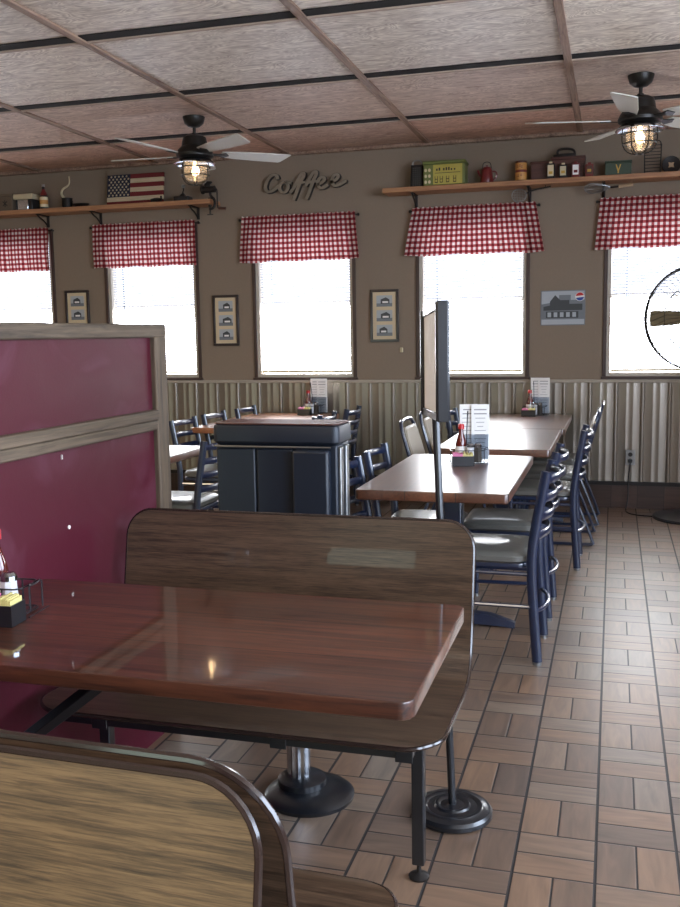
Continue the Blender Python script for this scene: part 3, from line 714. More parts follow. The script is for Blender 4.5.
dup(sd, (-0.91, 6.30, 0), LT, 'stacking chair mostly behind the poster stand pole', GS)

# ------------------------------------------------------------------ black server cabinet
t = thing('server_cabinet', 'black cabinet with panelled back standing behind the booth bench', 'cabinet', (-1.29, 3.62, 0), 0)
cx0, cx1 = -0.265, 0.265
m = MB(); m.box(cx0+0.008, cx1-0.01, -0.085, 0.09, 0.06, 0.976); obj('body', m, 'cabinet', t, bevel=0.008)
m = MB(); m.slab(cx0, cx1+0.003, -0.11, 0.10, 0.9761, 1.054, 0.03, 0.012); obj('top', m, 'cabinet', t)
m = MB(); m.slab(cx0+0.006, cx1-0.003, -0.104, 0.094, 1.0545, 1.06, 0.03, 0.002); obj('top_sheet', m, 'brownbox', t)
for a, b, d in ((-0.25, -0.085, 0.098), (-0.077, 0.075, 0.098), (0.083, 0.232, 0.135)):
    m = MB(); m.box(a, b, -d, -0.0855, 0.12, 0.958); obj('back_panel', m, 'cabinet', t, bevel=0.01)
m = MB(); m.tube([(cx0+0.01, -0.103, 0.967), (cx1-0.03, -0.103, 0.967)], 0.004, 6); obj('hanging_rail', m, 'steel', t)
for k in range(2):
    m = MB(); m.box(cx1-0.0099, cx1+0.002, -0.07+k*0.08, -0.03+k*0.08, 0.08, 0.966); o = obj('side_channel', m, 'steel', t, bevel=0.003); o['label'] = 'steel side strip'
for sx in (-0.2, 0.2):
    for syy in (-0.055, 0.06):
        m = MB(); m.lathe([(0.022, -0.010), (0.028, -0.007), (0.028, 0.007), (0.022, 0.010)], (sx, syy, 0.028), 14, 'X')
        m.box(sx-0.012, sx+0.012, syy-0.01, syy+0.01, 0.028, 0.0599); obj('caster', m, 'iron', t)

# ------------------------------------------------------------------ poster stand
t = thing('poster_stand', 'black poster stand with round ridged base behind the booth bench', 'sign stand', (-0.43, 2.615, 0), 0)
m = MB(); m.lathe([(a*1.17, b) for a, b in [(0, 0), (0.094, 0), (0.1, 0.006), (0.1, 0.018), (0.094, 0.026), (0.078, 0.028), (0.074, 0.032), (0.066, 0.032), (0.062, 0.029), (0.046, 0.031), (0.042, 0.036), (0.034, 0.036), (0.03, 0.033), (0.012, 0.036), (0, 0.036)]], (0, 0, 0), 48)
obj('round_base', m, 'black', t)
m = MB(); m.tube([(0, 0, 0.034), (-0.067, 0.115, 1.17)], 0.0115, 12); obj('pole', m, 'black', t)
m = MB()
ang = math.radians(106.5)
Rs = Matrix.Translation((-0.069, 0.10, 1.322)) @ Matrix.Rotation(ang, 4, 'Z') @ Matrix.Rotation(math.radians(2), 4, 'Y')
hw, hh = 0.215, 0.15
for s in (-1, 1):
    m.box(-hw, hw, -0.013, 0.013, s*hh-0.011 if s > 0 else -hh-0.011, s*hh+0.011 if s > 0 else -hh+0.011, Rs)
    m.box(s*hw-0.011, s*hw+0.011, -0.0145, 0.0145, -hh-0.011, hh+0.011, Rs)
    m.box(s*hw-0.0045, s*hw+0.0045, -0.0185, 0.0185, -hh-0.009, hh+0.009, Rs)
obj('poster_frame', m, 'black', t, bevel=0.002)
m = MB(); m.box(-hw+0.0112, hw-0.0112, -0.008, 0.008, -hh+0.0112, hh-0.0112, Rs); o = obj('poster', m, 'paper', t, smooth=False); o['label'] = 'white poster sheet'

# ------------------------------------------------------------------ condiments
def caddy_set(x, y, z, rz, where, menus=True, kx=-0.03, sx=0.012, px2=0.05, bo=0.0, rx=0.085):
    R_ = Matrix.Rotation(rz, 4, 'Z')
    def at(px, py): v = R_ @ Vector((px, py, 0)); return (x+v.x, y+v.y, z)
    t = thing('condiment_caddy', 'black wire condiment caddy ' + where, 'caddy', at(0, 0), rz, 'condiment caddies')
    m = MB()
    for zz in (0.006, 0.07):
        m.tube([(p[0], p[1], zz) for p in rrect(-0.085, rx, -0.045, 0.05, 0.02, 4)], 0.0022, 6, closed=True)
    for px, py in ((-0.085, 0), (rx, 0), (0, -0.045), (0, 0.05), (-0.05, 0.05), (0.05, 0.05)): m.tube([(px, py, 0.006), (px, py, 0.07)], 0.0022, 6)
    for k in range(5): m.tube([(-0.066+k*0.033, -0.045, 0.006), (-0.066+k*0.033, 0.05, 0.006)], 0.0018, 6)
    if menus: m.tube([(0, 0.05, 0.07), (0, 0.04, 0.13), (0, 0, 0.25), (0, -0.012, 0.27), (0, -0.02, 0.255), (0, 0.0, 0.235)], 0.003, 6, smooth=1)
    m.tube([(rx, 0, 0.07), (rx+0.02, -0.02, 0.075), (rx+0.02, 0.025, 0.08), (rx, 0.02, 0.07)], 0.002, 6, smooth=1)
    obj('wire_rack', m, 'black', t)
    m = MB()
    a, b, c, d = -0.085+bo, 0.022+bo, -0.112, -0.048
    m.box(a, b, c, d, 0.001, 0.005); m.box(a, a+0.003, c, d, 0.005, 0.05); m.box(b-0.003, b, c, d, 0.005, 0.05); m.box(a+0.003, b-0.003, c, c+0.003, 0.005, 0.05); m.box(a+0.003, b-0.003, d-0.003, d, 0.005, 0.05)
    obj('packet_box', m, 'black', t, smooth=False)
    rnd = random.Random(int(x*100))
    for col, lo, hi in (('pink', -0.078, -0.036), ('yellow', -0.029, 0.015)):
        m = MB(); n = 9
        for k in range(n):
            xx = bo+lo+(hi-lo)*k/(n-1); h = 0.062+rnd.uniform(-0.003, 0.005)
            m.box(xx-0.0023, xx+0.0023, -0.106, -0.054, 0.0055, h, Matrix.Rotation(rnd.uniform(-0.03, 0.03), 4, 'X'))
        o = obj('sweetener_packets', m, col, None, smooth=False, loc=at(0, 0), rotz=rz)
        tag(o, '%s sweetener packets standing in the caddy box %s' % (col, where), 'packets', 'sweetener packets', 'stuff')
    # ketchup bottle
    k = thing('ketchup_bottle', 'ketchup bottle with red cap in the caddy ' + where, 'bottle', at(kx, 0.018), rz, 'ketchup bottles')
    k.location.z += 0.009
    m = MB(); m.lathe([(0, 0), (0.027, 0.0), (0.029, 0.006), (0.029, 0.085), (0.024, 0.11), (0.013, 0.145), (0.012, 0.165), (0, 0.165)], (0, 0, 0), 20); obj('bottle_body', m, 'ketchup', k)
    m = MB(); m.lathe([(0, 0.1652), (0.016, 0.1652), (0.016, 0.186), (0.013, 0.19), (0, 0.19)], (0, 0, 0), 16); obj('cap', m, 'redplastic', k)
    m = MB(); m.lathe([(0.0294, 0.025), (0.0296, 0.026), (0.0296, 0.078), (0.0294, 0.079)], (0, 0, 0), 20); obj('paper_label', m, 'paper', k)
    for nm, px, mat in (('salt_shaker', sx, 'salt'), ('pepper_shaker', px2, 'pepper')):
        if px is None: continue
        s = thing(nm, '%s with steel lid in the caddy %s' % (nm.replace('_', ' '), where), 'shaker', at(px, -0.018), rz, 'salt and pepper shakers'); s.location.z += 0.009
        m = MB(); m.lathe([(0, 0), (0.02, 0), (0.0225, 0.004), (0.018, 0.076), (0, 0.076)], (0, 0, 0), 8); obj('jar', m, mat, s, smooth=False)
        m = MB(); m.lathe([(0.0, 0.0762), (0.020, 0.0762), (0.020, 0.087), (0.013, 0.095), (0, 0.096)], (0, 0, 0), 16); obj('lid', m, 'chrome', s)
    if menus:
        k = thing('menu_holder', 'clear stand-up menu holder beside the caddy ' + where, 'menu holder', at(0.045, 0.085), rz, 'menu holders')
        m = MB(); m.box(-0.07, 0.07, -0.022, 0.022, 0, 0.012); m.box(-0.07, 0.07, -0.022, -0.019, 0.012, 0.14); m.box(-0.07, 0.07, 0.019, 0.022, 0.012, 0.14); obj('acrylic_base', m, 'acrylic', k, smooth=False)
        for j, (dx, lean, hgt) in enumerate(((-0.03, 0.03, 0.28), (0.028, -0.04, 0.28))):
            s = thing('menu_card', ('left' if j == 0 else 'right') + ' white menu card standing in the holder ' + where, 'menu', at(0.045+dx, 0.085+(-0.008 if j else 0.006)), rz, 'menu cards')
            s.location.z += 0.0125; s.rotation_euler = (0, 0, rz+lean)
            m = MB(); m.box(-0.045, 0.045, -0.002, 0.002, 0, hgt); obj('card', m, 'paper', s, smooth=False)
            m = MB(); rr = random.Random(j+5)
            for q in range(11):
                zz = hgt-0.03-q*0.021; wl = rr.uniform(0.015, 0.036); m.box(-wl, wl, -0.0026, -0.00201, zz, zz+(0.006 if q in (0, 1) else 0.003))
            obj('print_lines', m, 'softink', s, smooth=False)
caddy_set(-1.36, 1.885, 0.7605, 0.1, 'at the partition end of the booth table', menus=False, kx=-0.048, sx=0.004, px2=None, bo=0.038, rx=0.045)
caddy_set(-0.70, 4.73, 0.7505, 0.25, 'on the middle table')
caddy_set(-0.60, 7.58, 0.7505, 0.0, 'on the right table against the wainscot')
caddy_set(-2.42, 7.52, 0.7505, 0.0, 'on the orange-brown table behind the cabinet')

# ------------------------------------------------------------------ ceiling fans
def make_ceiling_fan(label, rot, loc):
    t = thing('ceiling_fan', label, 'ceiling fan', loc, 0, 'ceiling fans with caged lamps')
    m = MB(); m.lathe([(0.0, -0.001), (0.078, -0.001), (0.076, -0.012), (0.066, -0.045), (0.04, -0.066), (0.016, -0.072), (0, -0.072)], seg=28); obj('canopy', m, 'bronze', t)
    m = MB(); m.lathe([(0.011, -0.071), (0.011, -0.108), (0.02, -0.11), (0.02, -0.125), (0, -0.125)], seg=14); obj('down_rod', m, 'bronze', t)
    m = MB(); m.lathe([(0, -0.12), (0.05, -0.124), (0.08, -0.14), (0.088, -0.17), (0.092, -0.20), (0.118, -0.225), (0.132, -0.255), (0.128, -0.272), (0.09, -0.285), (0.06, -0.29), (0, -0.29)], seg=32); obj('motor_housing', m, 'bronze', t)
    for k in range(5):
        a = rot+k*2*PI/5; R_ = Matrix.Rotation(a, 4, 'Z') @ Matrix.Rotation(math.radians(-12), 4, 'X')
        m = MB(); out = [(0.17, -0.045), (0.30, -0.062), (0.55, -0.074), (0.66, -0.076), (0.675, -0.066), (0.655, 0.0), (0.635, 0.062), (0.62, 0.072), (0.55, 0.07), (0.30, 0.06), (0.17, 0.045)]
        m.prism(out, -0.262, -0.255, R_); b = obj('fan_blade', m, 'blade', t, bevel=0.0015)
        m = MB(); m.prism([(0.10, -0.02), (0.15, -0.018), (0.2, -0.04), (0.23, 0), (0.2, 0.04), (0.15, 0.018), (0.10, 0.02)], -0.2675, -0.2625, R_); obj('blade_iron', m, 'bronze', b, bevel=0.001)
    m = MB(); m.lathe([(0.091, -0.2852), (0.11, -0.288), (0.142, -0.315), (0.146, -0.322), (0.138, -0.324), (0.11, -0.303), (0.07, -0.2995)], seg=32); obj('lamp_shade', m, 'chrome', t)
    m = MB(); m.lathe([(0.072, -0.304), (0.08, -0.33), (0.08, -0.39), (0.066, -0.425), (0.03, -0.44), (0.0, -0.442), (0.0, -0.439), (0.03, -0.437), (0.063, -0.422), (0.077, -0.389), (0.077, -0.33), (0.069, -0.304)], seg=28); obj('glass_jar', m, 'jar', t)
    c = None
    m = MB()
    for k in range(6):
        a = k*PI/3; cs, sn = math.cos(a), math.sin(a)
        m.tube([(cs*0.1, sn*0.1, -0.305), (cs*0.104, sn*0.104, -0.36), (cs*0.096, sn*0.096, -0.42), (cs*0.06, sn*0.06, -0.455), (cs*0.02, sn*0.02, -0.462)], 0.0042, 6, smooth=1)
    for rr, zz in ((0.103, -0.345), (0.098, -0.40), (0.02, -0.462)):
        m.tube([(rr*math.cos(2*PI*k/28), rr*math.sin(2*PI*k/28), zz) for k in range(28)], 0.004, 6, closed=True)
    obj('wire_cage', m, 'bronze', t)
    m = MB(); m.lathe([(0.0, -0.30), (0.014, -0.302), (0.014, -0.325), (0.02, -0.345), (0.026, -0.37), (0.022, -0.39), (0.0, -0.402)], seg=16); obj('light_bulb', m, 'bulb', t)
    return t
make_ceiling_fan('ceiling fan with pale blades and caged lamp hanging left of the coffee sign', math.radians(40), (-2.85, 6.31, CEIL-0.001))
make_ceiling_fan('ceiling fan with pale blades and caged lamp hanging at the top right', math.radians(50), (0.125, 6.22, CEIL-0.001))

# ------------------------------------------------------------------ shelves
ST = 2.56
def shelf(name, x0, x1, label, bx_):
    t = thing(name, label, 'shelf', ((x0+x1)/2, 0, 0)); cx = (x0+x1)/2
    m = MB(); m.box(x0-cx, x1-cx, 7.56, WY-0.001, ST-0.038, ST); obj('board', m, 'shelf', t, bevel=0.004)
    for b in bx_:
        b -= cx; m = MB()
        m.box(b-0.012, b+0.012, WY-0.009, WY-0.001, 2.42, ST-0.0385); m.box(b-0.012, b+0.012, 7.60, WY-0.0091, ST-0.046, ST-0.0385)
        m.tube([(b, WY-0.012, 2.425), (b, WY-0.03, 2.445), (b, WY-0.08, 2.475), (b, WY-0.12, 2.485), (b, 7.61, ST-0.05)], 0.007, 8, smooth=2)
        obj('bracket', m, 'iron', t)
shelf('wall_shelf', XL, -3.29, 'long pine wall shelf at left holding the wooden flag', [-6.3, -4.99, -4.45, -3.50])
shelf('wall_shelf', -1.80, 2.2, 'long pine wall shelf at right holding the mustard bread tin', [-1.57, -0.66, -0.10, 0.9, 1.8])
for o in list(C.objects):
    if o.name.startswith('wall_shelf'): o['group'] = 'wall shelves'; o['kind'] = 'thing'
SY = 7.67; Z0 = ST+0.0008
def on(name, label, cat, x, y=SY, rz=0, group=None): return thing(name, label, cat, (x, y, Z0), rz, group)
# left shelf
t = on('storage_box', 'grey-brown box marked with an X at the far left of the shelf', 'box', -5.335)
m = MB(); m.box(-0.12, 0.105, -0.08, 0.08, 0, 0.125); obj('body', m, 'greybrown', t, bevel=0.004)
m = MB(); m.box(-0.124, 0.109, -0.084, 0.084, 0.1255, 0.15); obj('lid', m, 'greybrown', t, bevel=0.004)
m = MB()
for a in (0.7, -0.7, 1.57): m.box(-0.03, 0.03, -0.0012, 0, -0.004, 0.004, Matrix.Translation((0.03, -0.0803, 0.065)) @ Matrix.Rotation(a, 4, 'Y'))
obj('x_mark', m, 'ink', t, smooth=False)
t = on('napkin_dispenser', 'chrome napkin dispenser with cream top on the left shelf', 'napkin dispenser', -5.125)
m = MB(); m.box(-0.075, 0.04, -0.055, 0.06, 0, 0.098); obj('body', m, 'chrome', t, bevel=0.008)
m = MB(); m.box(-0.082, -0.0755, -0.055, 0.06, 0, 0.098); m.box(0.0405, 0.085, -0.055, 0.06, 0, 0.098); obj('side_plate', m, 'black', t, bevel=0.003)
m = MB(); m.box(-0.105, 0.09, -0.065, 0.065, 0.0985, 0.145); obj('top', m, 'cream', t, bevel=0.006)
t = on('sauce_bottle', 'small dark bottle with cream label and red neck on the left shelf', 'bottle', -4.955)
m = MB(); m.lathe([(0, 0), (0.033, 0), (0.036, 0.006), (0.036, 0.12), (0.028, 0.145), (0.014, 0.17), (0.0125, 0.205), (0, 0.205)], seg=22); obj('bottle_body', m, 'black', t)
m = MB(); m.lathe([(0.0363, 0.025), (0.0366, 0.026), (0.0366, 0.112), (0.0363, 0.113)], seg=22); obj('paper_label', m, 'tanlabel', t)
m = MB(); m.lathe([(0.0368, 0.05), (0.037, 0.051), (0.037, 0.085), (0.0368, 0.086)], seg=22); obj('label_band', m, 'orange', t)
m = MB(); m.lathe([(0.0365, 0.114), (0.030, 0.147), (0.0162, 0.171), (0.0155, 0.18), (0.0152, 0.18), (0.0355, 0.113)], seg=22); obj('neck_label', m, 'old_red', t)
m = MB(); m.lathe([(0, 0.2055), (0.015, 0.2055), (0.014, 0.225), (0, 0.226)], seg=16); obj('cap', m, 'steel', t)
t = on('twisted_horn', 'pale twisted horn rising from a small dark pot on the left shelf', 'ornament', -4.72)
m = MB(); m.lathe([(0, 0), (0.04, 0), (0.043, 0.006), (0.046, 0.085), (0.05, 0.09), (0.045, 0.092), (0.040, 0.086), (0.036, 0.02), (0, 0.02)], seg=24); obj('pot', m, 'iron', t)
m = MB(); m.tube([(0.0, 0, 0.022), (-0.02, 0, 0.09), (-0.058, 0, 0.13), (-0.04, 0, 0.175), (0.015, 0, 0.195), (0.035, 0, 0.225), (0.03, 0, 0.28)], 0.0135, 10, smooth=2, rend=0.35); obj('horn', m, 'cream', t)
t = on('serving_dish', 'flat dark oval dish between the twisted horn and the wooden flag', 'dish', -4.585)
m = MB(); m.loft([[(a*math.cos(2*PI*i/28), b*math.sin(2*PI*i/28), z) for i in range(28)] for a, b, z in ((0.035, 0.03, 0), (0.065, 0.05, 0.02), (0.082, 0.065, 0.034), (0.078, 0.061, 0.036), (0.06, 0.045, 0.022))]); obj('bowl', m, 'iron', t)
m = MB(); m.tube([(-0.078, 0, 0.034), (-0.085, 0, 0.055), (-0.078, 0, 0.065)], 0.004, 6, smooth=1); obj('handle', m, 'iron', t)
# wooden flag leaning on the wall
t = on('wooden_flag', 'wooden stars and stripes flag leaning on the wall above the shelf', 'flag', -4.065, 7.70)
t.rotation_euler = (math.radians(-8), 0, 0)
W_, H_ = 0.545, 0.275; sh = H_/7
for k in range(7):
    x0 = -W_/2 if k < 2 else -W_/2+0.225
    z0 = k*sh
    m = MB(); m.box(x0, W_/2, -0.009, 0.009, z0+0.0004, z0+sh-0.0004); obj('stripe_board', m, 'flagred' if k % 2 == 0 else 'flagwhite', t, smooth=False)
m = MB(); m.box(-W_/2, -W_/2+0.2248, -0.0095, 0.009, 2*sh+0.0004, H_); cn = obj('star_field', m, 'flagblue', t, smooth=False)
m = MB(); n = 0
for row in range(8):
    for c_ in range(6 if row % 2 == 0 else 5):
        sx = -W_/2+0.02+c_*0.0372+(0.0186 if row % 2 else 0); sz = 2*sh+0.016+row*0.0234
        pts = [(sx+(0.0125 if i % 2 == 0 else 0.0052)*math.sin(i*PI/5), sz+(0.0125 if i % 2 == 0 else 0.0052)*math.cos(i*PI/5)) for i in range(10)]
        m.prism(pts, -0.0112, -0.0096, plane='XZ')
st = obj('stars', m, 'flagwhite', cn, smooth=False); st['kind'] = 'stuff'
t = on('toy_plane', 'small dark metal trinket at the right foot of the wooden flag', 'ornament', -3.815, 7.615)
m = MB(); m.tube([(-0.05, 0, 0.02), (0.0, 0, 0.03), (0.05, 0, 0.022)], 0.013, 10, smooth=1); m.box(-0.012, 0.016, -0.035, 0.04, 0.0, 0.012); m.box(0.038, 0.052, -0.003, 0.003, 0.022, 0.055); obj('body', m, 'iron', t)
t = on('coffee_grinder', 'small black coffee grinder with a knobbed crank on the left shelf', 'coffee grinder', -3.59)
m = MB(); m.box(-0.07, 0.07, -0.045, 0.05, 0, 0.045); obj('base_box', m, 'black', t, bevel=0.006)
m = MB(); m.lathe([(0, 0.0455), (0.035, 0.0455), (0.02, 0.065), (0.006, 0.075), (0.006, 0.085), (0, 0.085)], seg=18); obj('hopper', m, 'iron', t)
m = MB(); m.tube([(0.0, 0, 0.083), (0.012, -0.01, 0.095), (0.016, -0.02, 0.112)], 0.005, 8); obj('crank', m, 'iron', t)
m = MB(); m.lathe([(0, 0.111), (0.014, 0.117), (0.017, 0.127), (0.012, 0.139), (0, 0.142)], (0.016, -0.02, 0), 14); obj('knob', m, 'steel', t)
t = thing('meat_grinder', 'cast iron meat grinder clamped to the end of the left shelf', 'meat grinder', (-3.325, 7.62, ST), 0)
m = MB(); m.tube([(-0.055, 0, 0.085), (0.055, 0, 0.085)], 0.028, 14); m.lathe([(0.02, 0.10), (0.026, 0.125), (0.045, 0.142), (0.045, 0.147), (0.038, 0.145), (0.0, 0.12)], (-0.015, 0, 0), 20); m.lathe([(0.0, -0.066), (0.036, -0.066), (0.038, -0.058), (0.036, -0.05), (0, -0.05)], (0, 0, 0.085), 20, 'X')
m.tube([(0.01, 0, 0.065), (0.012, 0, 0.03), (0.05, 0, 0.0), (0.052, 0, -0.05), (0.03, 0, -0.075), (0.0, 0, -0.078)], 0.011, 10, smooth=1); m.box(-0.0, 0.045, -0.018, 0.018, 0.001, 0.014)
obj('grinder_body', m, 'iron', t)
m = MB(); m.lathe([(0.007, -0.12), (0.007, -0.06), (0.015, -0.056), (0.015, -0.045), (0, -0.044)], (0.006, 0, 0), 10); m.box(-0.02, 0.032, -0.004, 0.004, -0.128, -0.12); obj('clamp_screw', m, 'iron', t)
m = MB(); m.tube([(0.055, 0, 0.085), (0.072, 0, 0.085), (0.074, 0, 0.05), (0.074, 0, -0.07), (0.09, 0, -0.075)], 0.006, 8, smooth=1); cr_ = obj('crank_handle', m, 'iron', t)
m = MB(); m.tube([(0.085, 0, -0.076), (0.15, 0, -0.079)], 0.011, 10); obj('wooden_grip', m, 'brownbox', cr_)
# right shelf
t = on('box_grater', 'dark steel box grater at the left end of the right shelf', 'grater', -1.54)
m = MB(); m.loft([[(a, b, z) for a, b in ((-w, -d), (w, -d), (w, d), (-w, d))] for w, d, z in ((0.05, 0.04, 0), (0.05, 0.04, 0.008), (0.043, 0.032, 0.175), (0.04, 0.03, 0.178))]); obj('body', m, 'iron', t, bevel=0.002)
m = MB()
for k in range(9):
    for j in range(4): m.box(-0.028+j*0.017, -0.02+j*0.017, -0.043+k*0.0009, -0.0385+k*0.0009, 0.018+k*0.0165, 0.021+k*0.0165)
o = obj('grating_teeth', m, 'steel', t, smooth=False); o['kind'] = 'stuff'
m = MB(); m.tube([(-0.035, 0, 0.177), (-0.034, 0, 0.205), (-0.02, 0, 0.215), (0.02, 0, 0.215), (0.034, 0, 0.205), (0.035, 0, 0.177)], 0.004, 8, smooth=1); obj('handle', m, 'steel', t)
t = on('bread_tin', 'olive and mustard printed bread tin on the right shelf', 'tin', -1.31)
m = MB(); m.box(-0.165, 0.165, -0.085, 0.085, 0, 0.165); obj('body', m, 'green_tin', t, bevel=0.008)
m = MB(); m.box(-0.17, 0.17, -0.09, 0.09, 0.1655, 0.19); obj('lid', m, 'green_tin', t, bevel=0.008)
m = MB(); m.box(-0.085, 0.145, -0.0866, -0.0852, 0.008, 0.158); p = obj('printed_front', m, 'yellow_tin', t, smooth=False)
m = MB(); rnd = random.Random(3)
for a in (-0.055, -0.035, 0.0, 0.02, 0.04, 0.06, 0.085): m.box(a-0.006, a+0.006, -0.088, -0.0867, 0.112, 0.112+rnd.uniform(0.012, 0.03))
m.box(-0.07, 0.13, -0.088, -0.0867, 0.092, 0.096)
for a in (-0.06, -0.02, 0.03, 0.085):
    m.box(a-0.012, a+0.012, -0.088, -0.0867, 0.02, 0.026); m.box(a-0.012, a-0.008, -0.088, -0.0867, 0.026, 0.07); m.box(a+0.008, a+0.012, -0.088, -0.0867, 0.026, 0.07); m.box(a-0.008, a+0.008, -0.088, -0.0867, 0.045, 0.05)
obj('print_marks', m, 'ink', p, smooth=False)
m = MB()
for a in (-0.145, -0.115):
    for b_ in (0.03, 0.075, 0.12): m.prism([(a+0.011*math.cos(i*PI/4), b_+0.014*math.sin(i*PI/4)) for i in range(8)], -0.0862, -0.0852, plane='XZ')
obj('side_print', m, 'tanlabel', t, smooth=False)
t = on('coffee_pot', 'dark red enamel coffee pot on the right shelf', 'coffee pot', -0.985)
m = MB(); m.lathe([(0, 0), (0.052, 0), (0.054, 0.006), (0.043, 0.105), (0.04, 0.11), (0, 0.11)], seg=24); obj('body', m, 'old_red', t)
m = MB(); m.lathe([(0, 0.1105), (0.041, 0.1105), (0.03, 0.126), (0.008, 0.132), (0.01, 0.143), (0, 0.146)], seg=20); obj('lid', m, 'old_red', t)
m = MB(); m.tube([(0.043, 0, 0.095), (0.075, 0, 0.092), (0.078, 0, 0.055), (0.052, 0, 0.03)], 0.006, 8, smooth=2); obj('handle', m, 'old_red', t)
m = MB(); m.tube([(-0.046, 0, 0.06), (-0.062, 0, 0.085), (-0.07, 0, 0.108)], 0.011, 8, rend=0.6); obj('spout', m, 'old_red', t)
m = MB(); m.tube([(-0.035, 0.0, 0.115), (-0.03, 0, 0.16), (0.0, 0, 0.172), (0.03, 0, 0.16), (0.035, 0, 0.115)], 0.003, 6, smooth=2); obj('bail', m, 'iron', t)
t = on('spice_canister', 'tall orange-labelled canister alone on the right shelf', 'canister', -0.72)
m = MB(); m.lathe([(0, 0), (0.044, 0), (0.045, 0.003), (0.045, 0.155), (0.043, 0.157), (0, 0.157)], seg=26); obj('body', m, 'brownbox', t)
m = MB(); m.lathe([(0.0453, 0.012), (0.0456, 0.013), (0.0456, 0.14), (0.0453, 0.141)], seg=26); obj('paper_label', m, 'orange', t)
m = MB()
for a, b_ in ((-0.5, 0.115), (-0.1, 0.12), (0.2, 0.112), (-0.4, 0.045), (0.1, 0.05)):
    for k in range(2): m.box(-0.006, 0.006, -0.0468, -0.0458, b_-0.009+k*0.01, b_-0.004+k*0.01, Matrix.Rotation(a, 4, 'Z'))
m.lathe([(0.0458, 0.07), (0.0461, 0.071), (0.0461, 0.088), (0.0458, 0.089)], seg=26); obj('label_print', m, 'old_red', t, smooth=False)
t = on('wooden_chest', 'taller reddish-brown wooden box behind the spice tins', 'box', -0.365, 7.70)
m = MB(); m.box(-0.125, 0.125, -0.05, 0.06, 0, 0.15); obj('body', m, 'brownbox', t, bevel=0.004)
m = MB(); m.box(-0.129, 0.129, -0.054, 0.064, 0.1505, 0.17); obj('lid', m, 'brownbox', t, bevel=0.004)
t = on('wooden_chest', 'lower reddish-brown wooden box left of the taller one', 'box', -0.575, 7.70)
m = MB(); m.box(-0.07, 0.07, -0.05, 0.06, 0, 0.13); obj('body', m, 'brownbox', t, bevel=0.004)
m = MB(); m.box(-0.073, 0.073, -0.053, 0.063, 0.1305, 0.145); obj('lid', m, 'brownbox', t, bevel=0.003)
t = thing('flat_iron', 'old black flat iron lying on the taller wooden box', 'flat iron', (-0.39, 7.70, Z0+0.1712), 0)
m = MB(); m.prism([(-0.09, 0), (-0.05, -0.035), (0.05, -0.04), (0.08, -0.035), (0.08, 0.035), (0.05, 0.04), (-0.05, 0.035)], 0, 0.022); obj('sole', m, 'iron', t, bevel=0.003)
m = MB(); m.tube([(-0.055, 0, 0.02), (-0.06, 0, 0.05), (-0.03, 0, 0.066), (0.04, 0, 0.062), (0.07, 0, 0.045), (0.072, 0, 0.02)], 0.009, 8, smooth=2); obj('handle', m, 'iron', t)
GSP = 'small spice tins on the right shelf'
for x, h, mat, lm, lab in ((-0.49, 0.115, 'ink', 'tanlabel', 'tallest narrow spice tin with cream label, left of its row'), (-0.398, 0.1, 'ink', 'cream', 'squat spice tin with cream and yellow label'),
        (-0.305, 0.105, 'old_red', 'paper', 'red spice tin with white label'), (-0.205, 0.092, 'old_red', 'brownbox', 'dark red spice tin, rightmost of its row')):
    t = on('spice_tin', lab, 'spice tin', x, 7.605, 0, GSP)
    m = MB(); m.box(-0.029, 0.029, -0.018, 0.018, 0, h); obj('body', m, mat, t, bevel=0.004)
    m = MB(); m.box(-0.012, 0.012, -0.01, 0.01, h+0.0003, h+0.014); obj('cap', m, 'tanlabel' if mat == 'ink' else 'old_red', t, bevel=0.002)
    m = MB(); m.box(-0.022, 0.022, -0.0196, -0.0182, 0.02, h-0.012); l = obj('paper_label', m, lm, t, smooth=False)
    m = MB(); m.box(-0.014, 0.014, -0.021, -0.0197, 0.035, 0.055); obj('label_print', m, 'old_red' if lm == 'paper' else 'gold', l, smooth=False)
t = on('tea_tin', 'low dark green tin with gold mark on the right shelf', 'tin', 0.005, 7.66)
m = MB(); m.box(-0.095, 0.095, -0.05, 0.05, 0, 0.095); obj('body', m, 'cardgreen', t, bevel=0.004)
m = MB(); m.box(-0.098, 0.098, -0.053, 0.053, 0.0955, 0.108); obj('lid', m, 'cardgreen', t, bevel=0.003)
m = MB(); m.prism([(-0.02, 0.08), (-0.012, 0.08), (0, 0.045), (0.012, 0.08), (0.02, 0.08), (0.005, 0.03), (0.005, 0.015), (-0.005, 0.015), (-0.005, 0.03)], -0.0515, -0.0503, plane='XZ'); obj('gold_mark', m, 'gold', t, smooth=False)
t = on('toast_rack', 'tall wire rack standing under the right ceiling fan lamp', 'wire rack', 0.25, 7.66)
m = MB(); m.tube([(-0.055, -0.02, 0.003), (-0.06, 0.01, 0.225), (-0.03, 0.015, 0.25), (0.04, 0.015, 0.25), (0.062, 0.01, 0.225), (0.055, -0.02, 0.003)], 0.004, 8, smooth=1); m.tube([(-0.055, 0.045, 0.003), (-0.06, 0.012, 0.22)], 0.004, 6); m.tube([(0.055, 0.045, 0.003), (0.062, 0.012, 0.22)], 0.004, 6)
for k in range(9): m.tube([(-0.056, -0.019+k*0.003, 0.02+k*0.024), (0.056, -0.019+k*0.003, 0.02+k*0.024)], 0.003, 6)
obj('wire_frame', m, 'iron', t)
t = on('decorative_plate', 'small dark round plate propped at the right end of the shelf', 'plate', 0.385, 7.69)
t.rotation_euler = (math.radians(-10), 0, 0)
m = MB(); m.lathe([(0.0, 0.004), (0.045, 0.004), (0.066, -0.004), (0.068, 0.0), (0.046, 0.010), (0, 0.010)], (0, 0, 0.069), 30, 'Y'); obj('dish', m, 'iron', t)
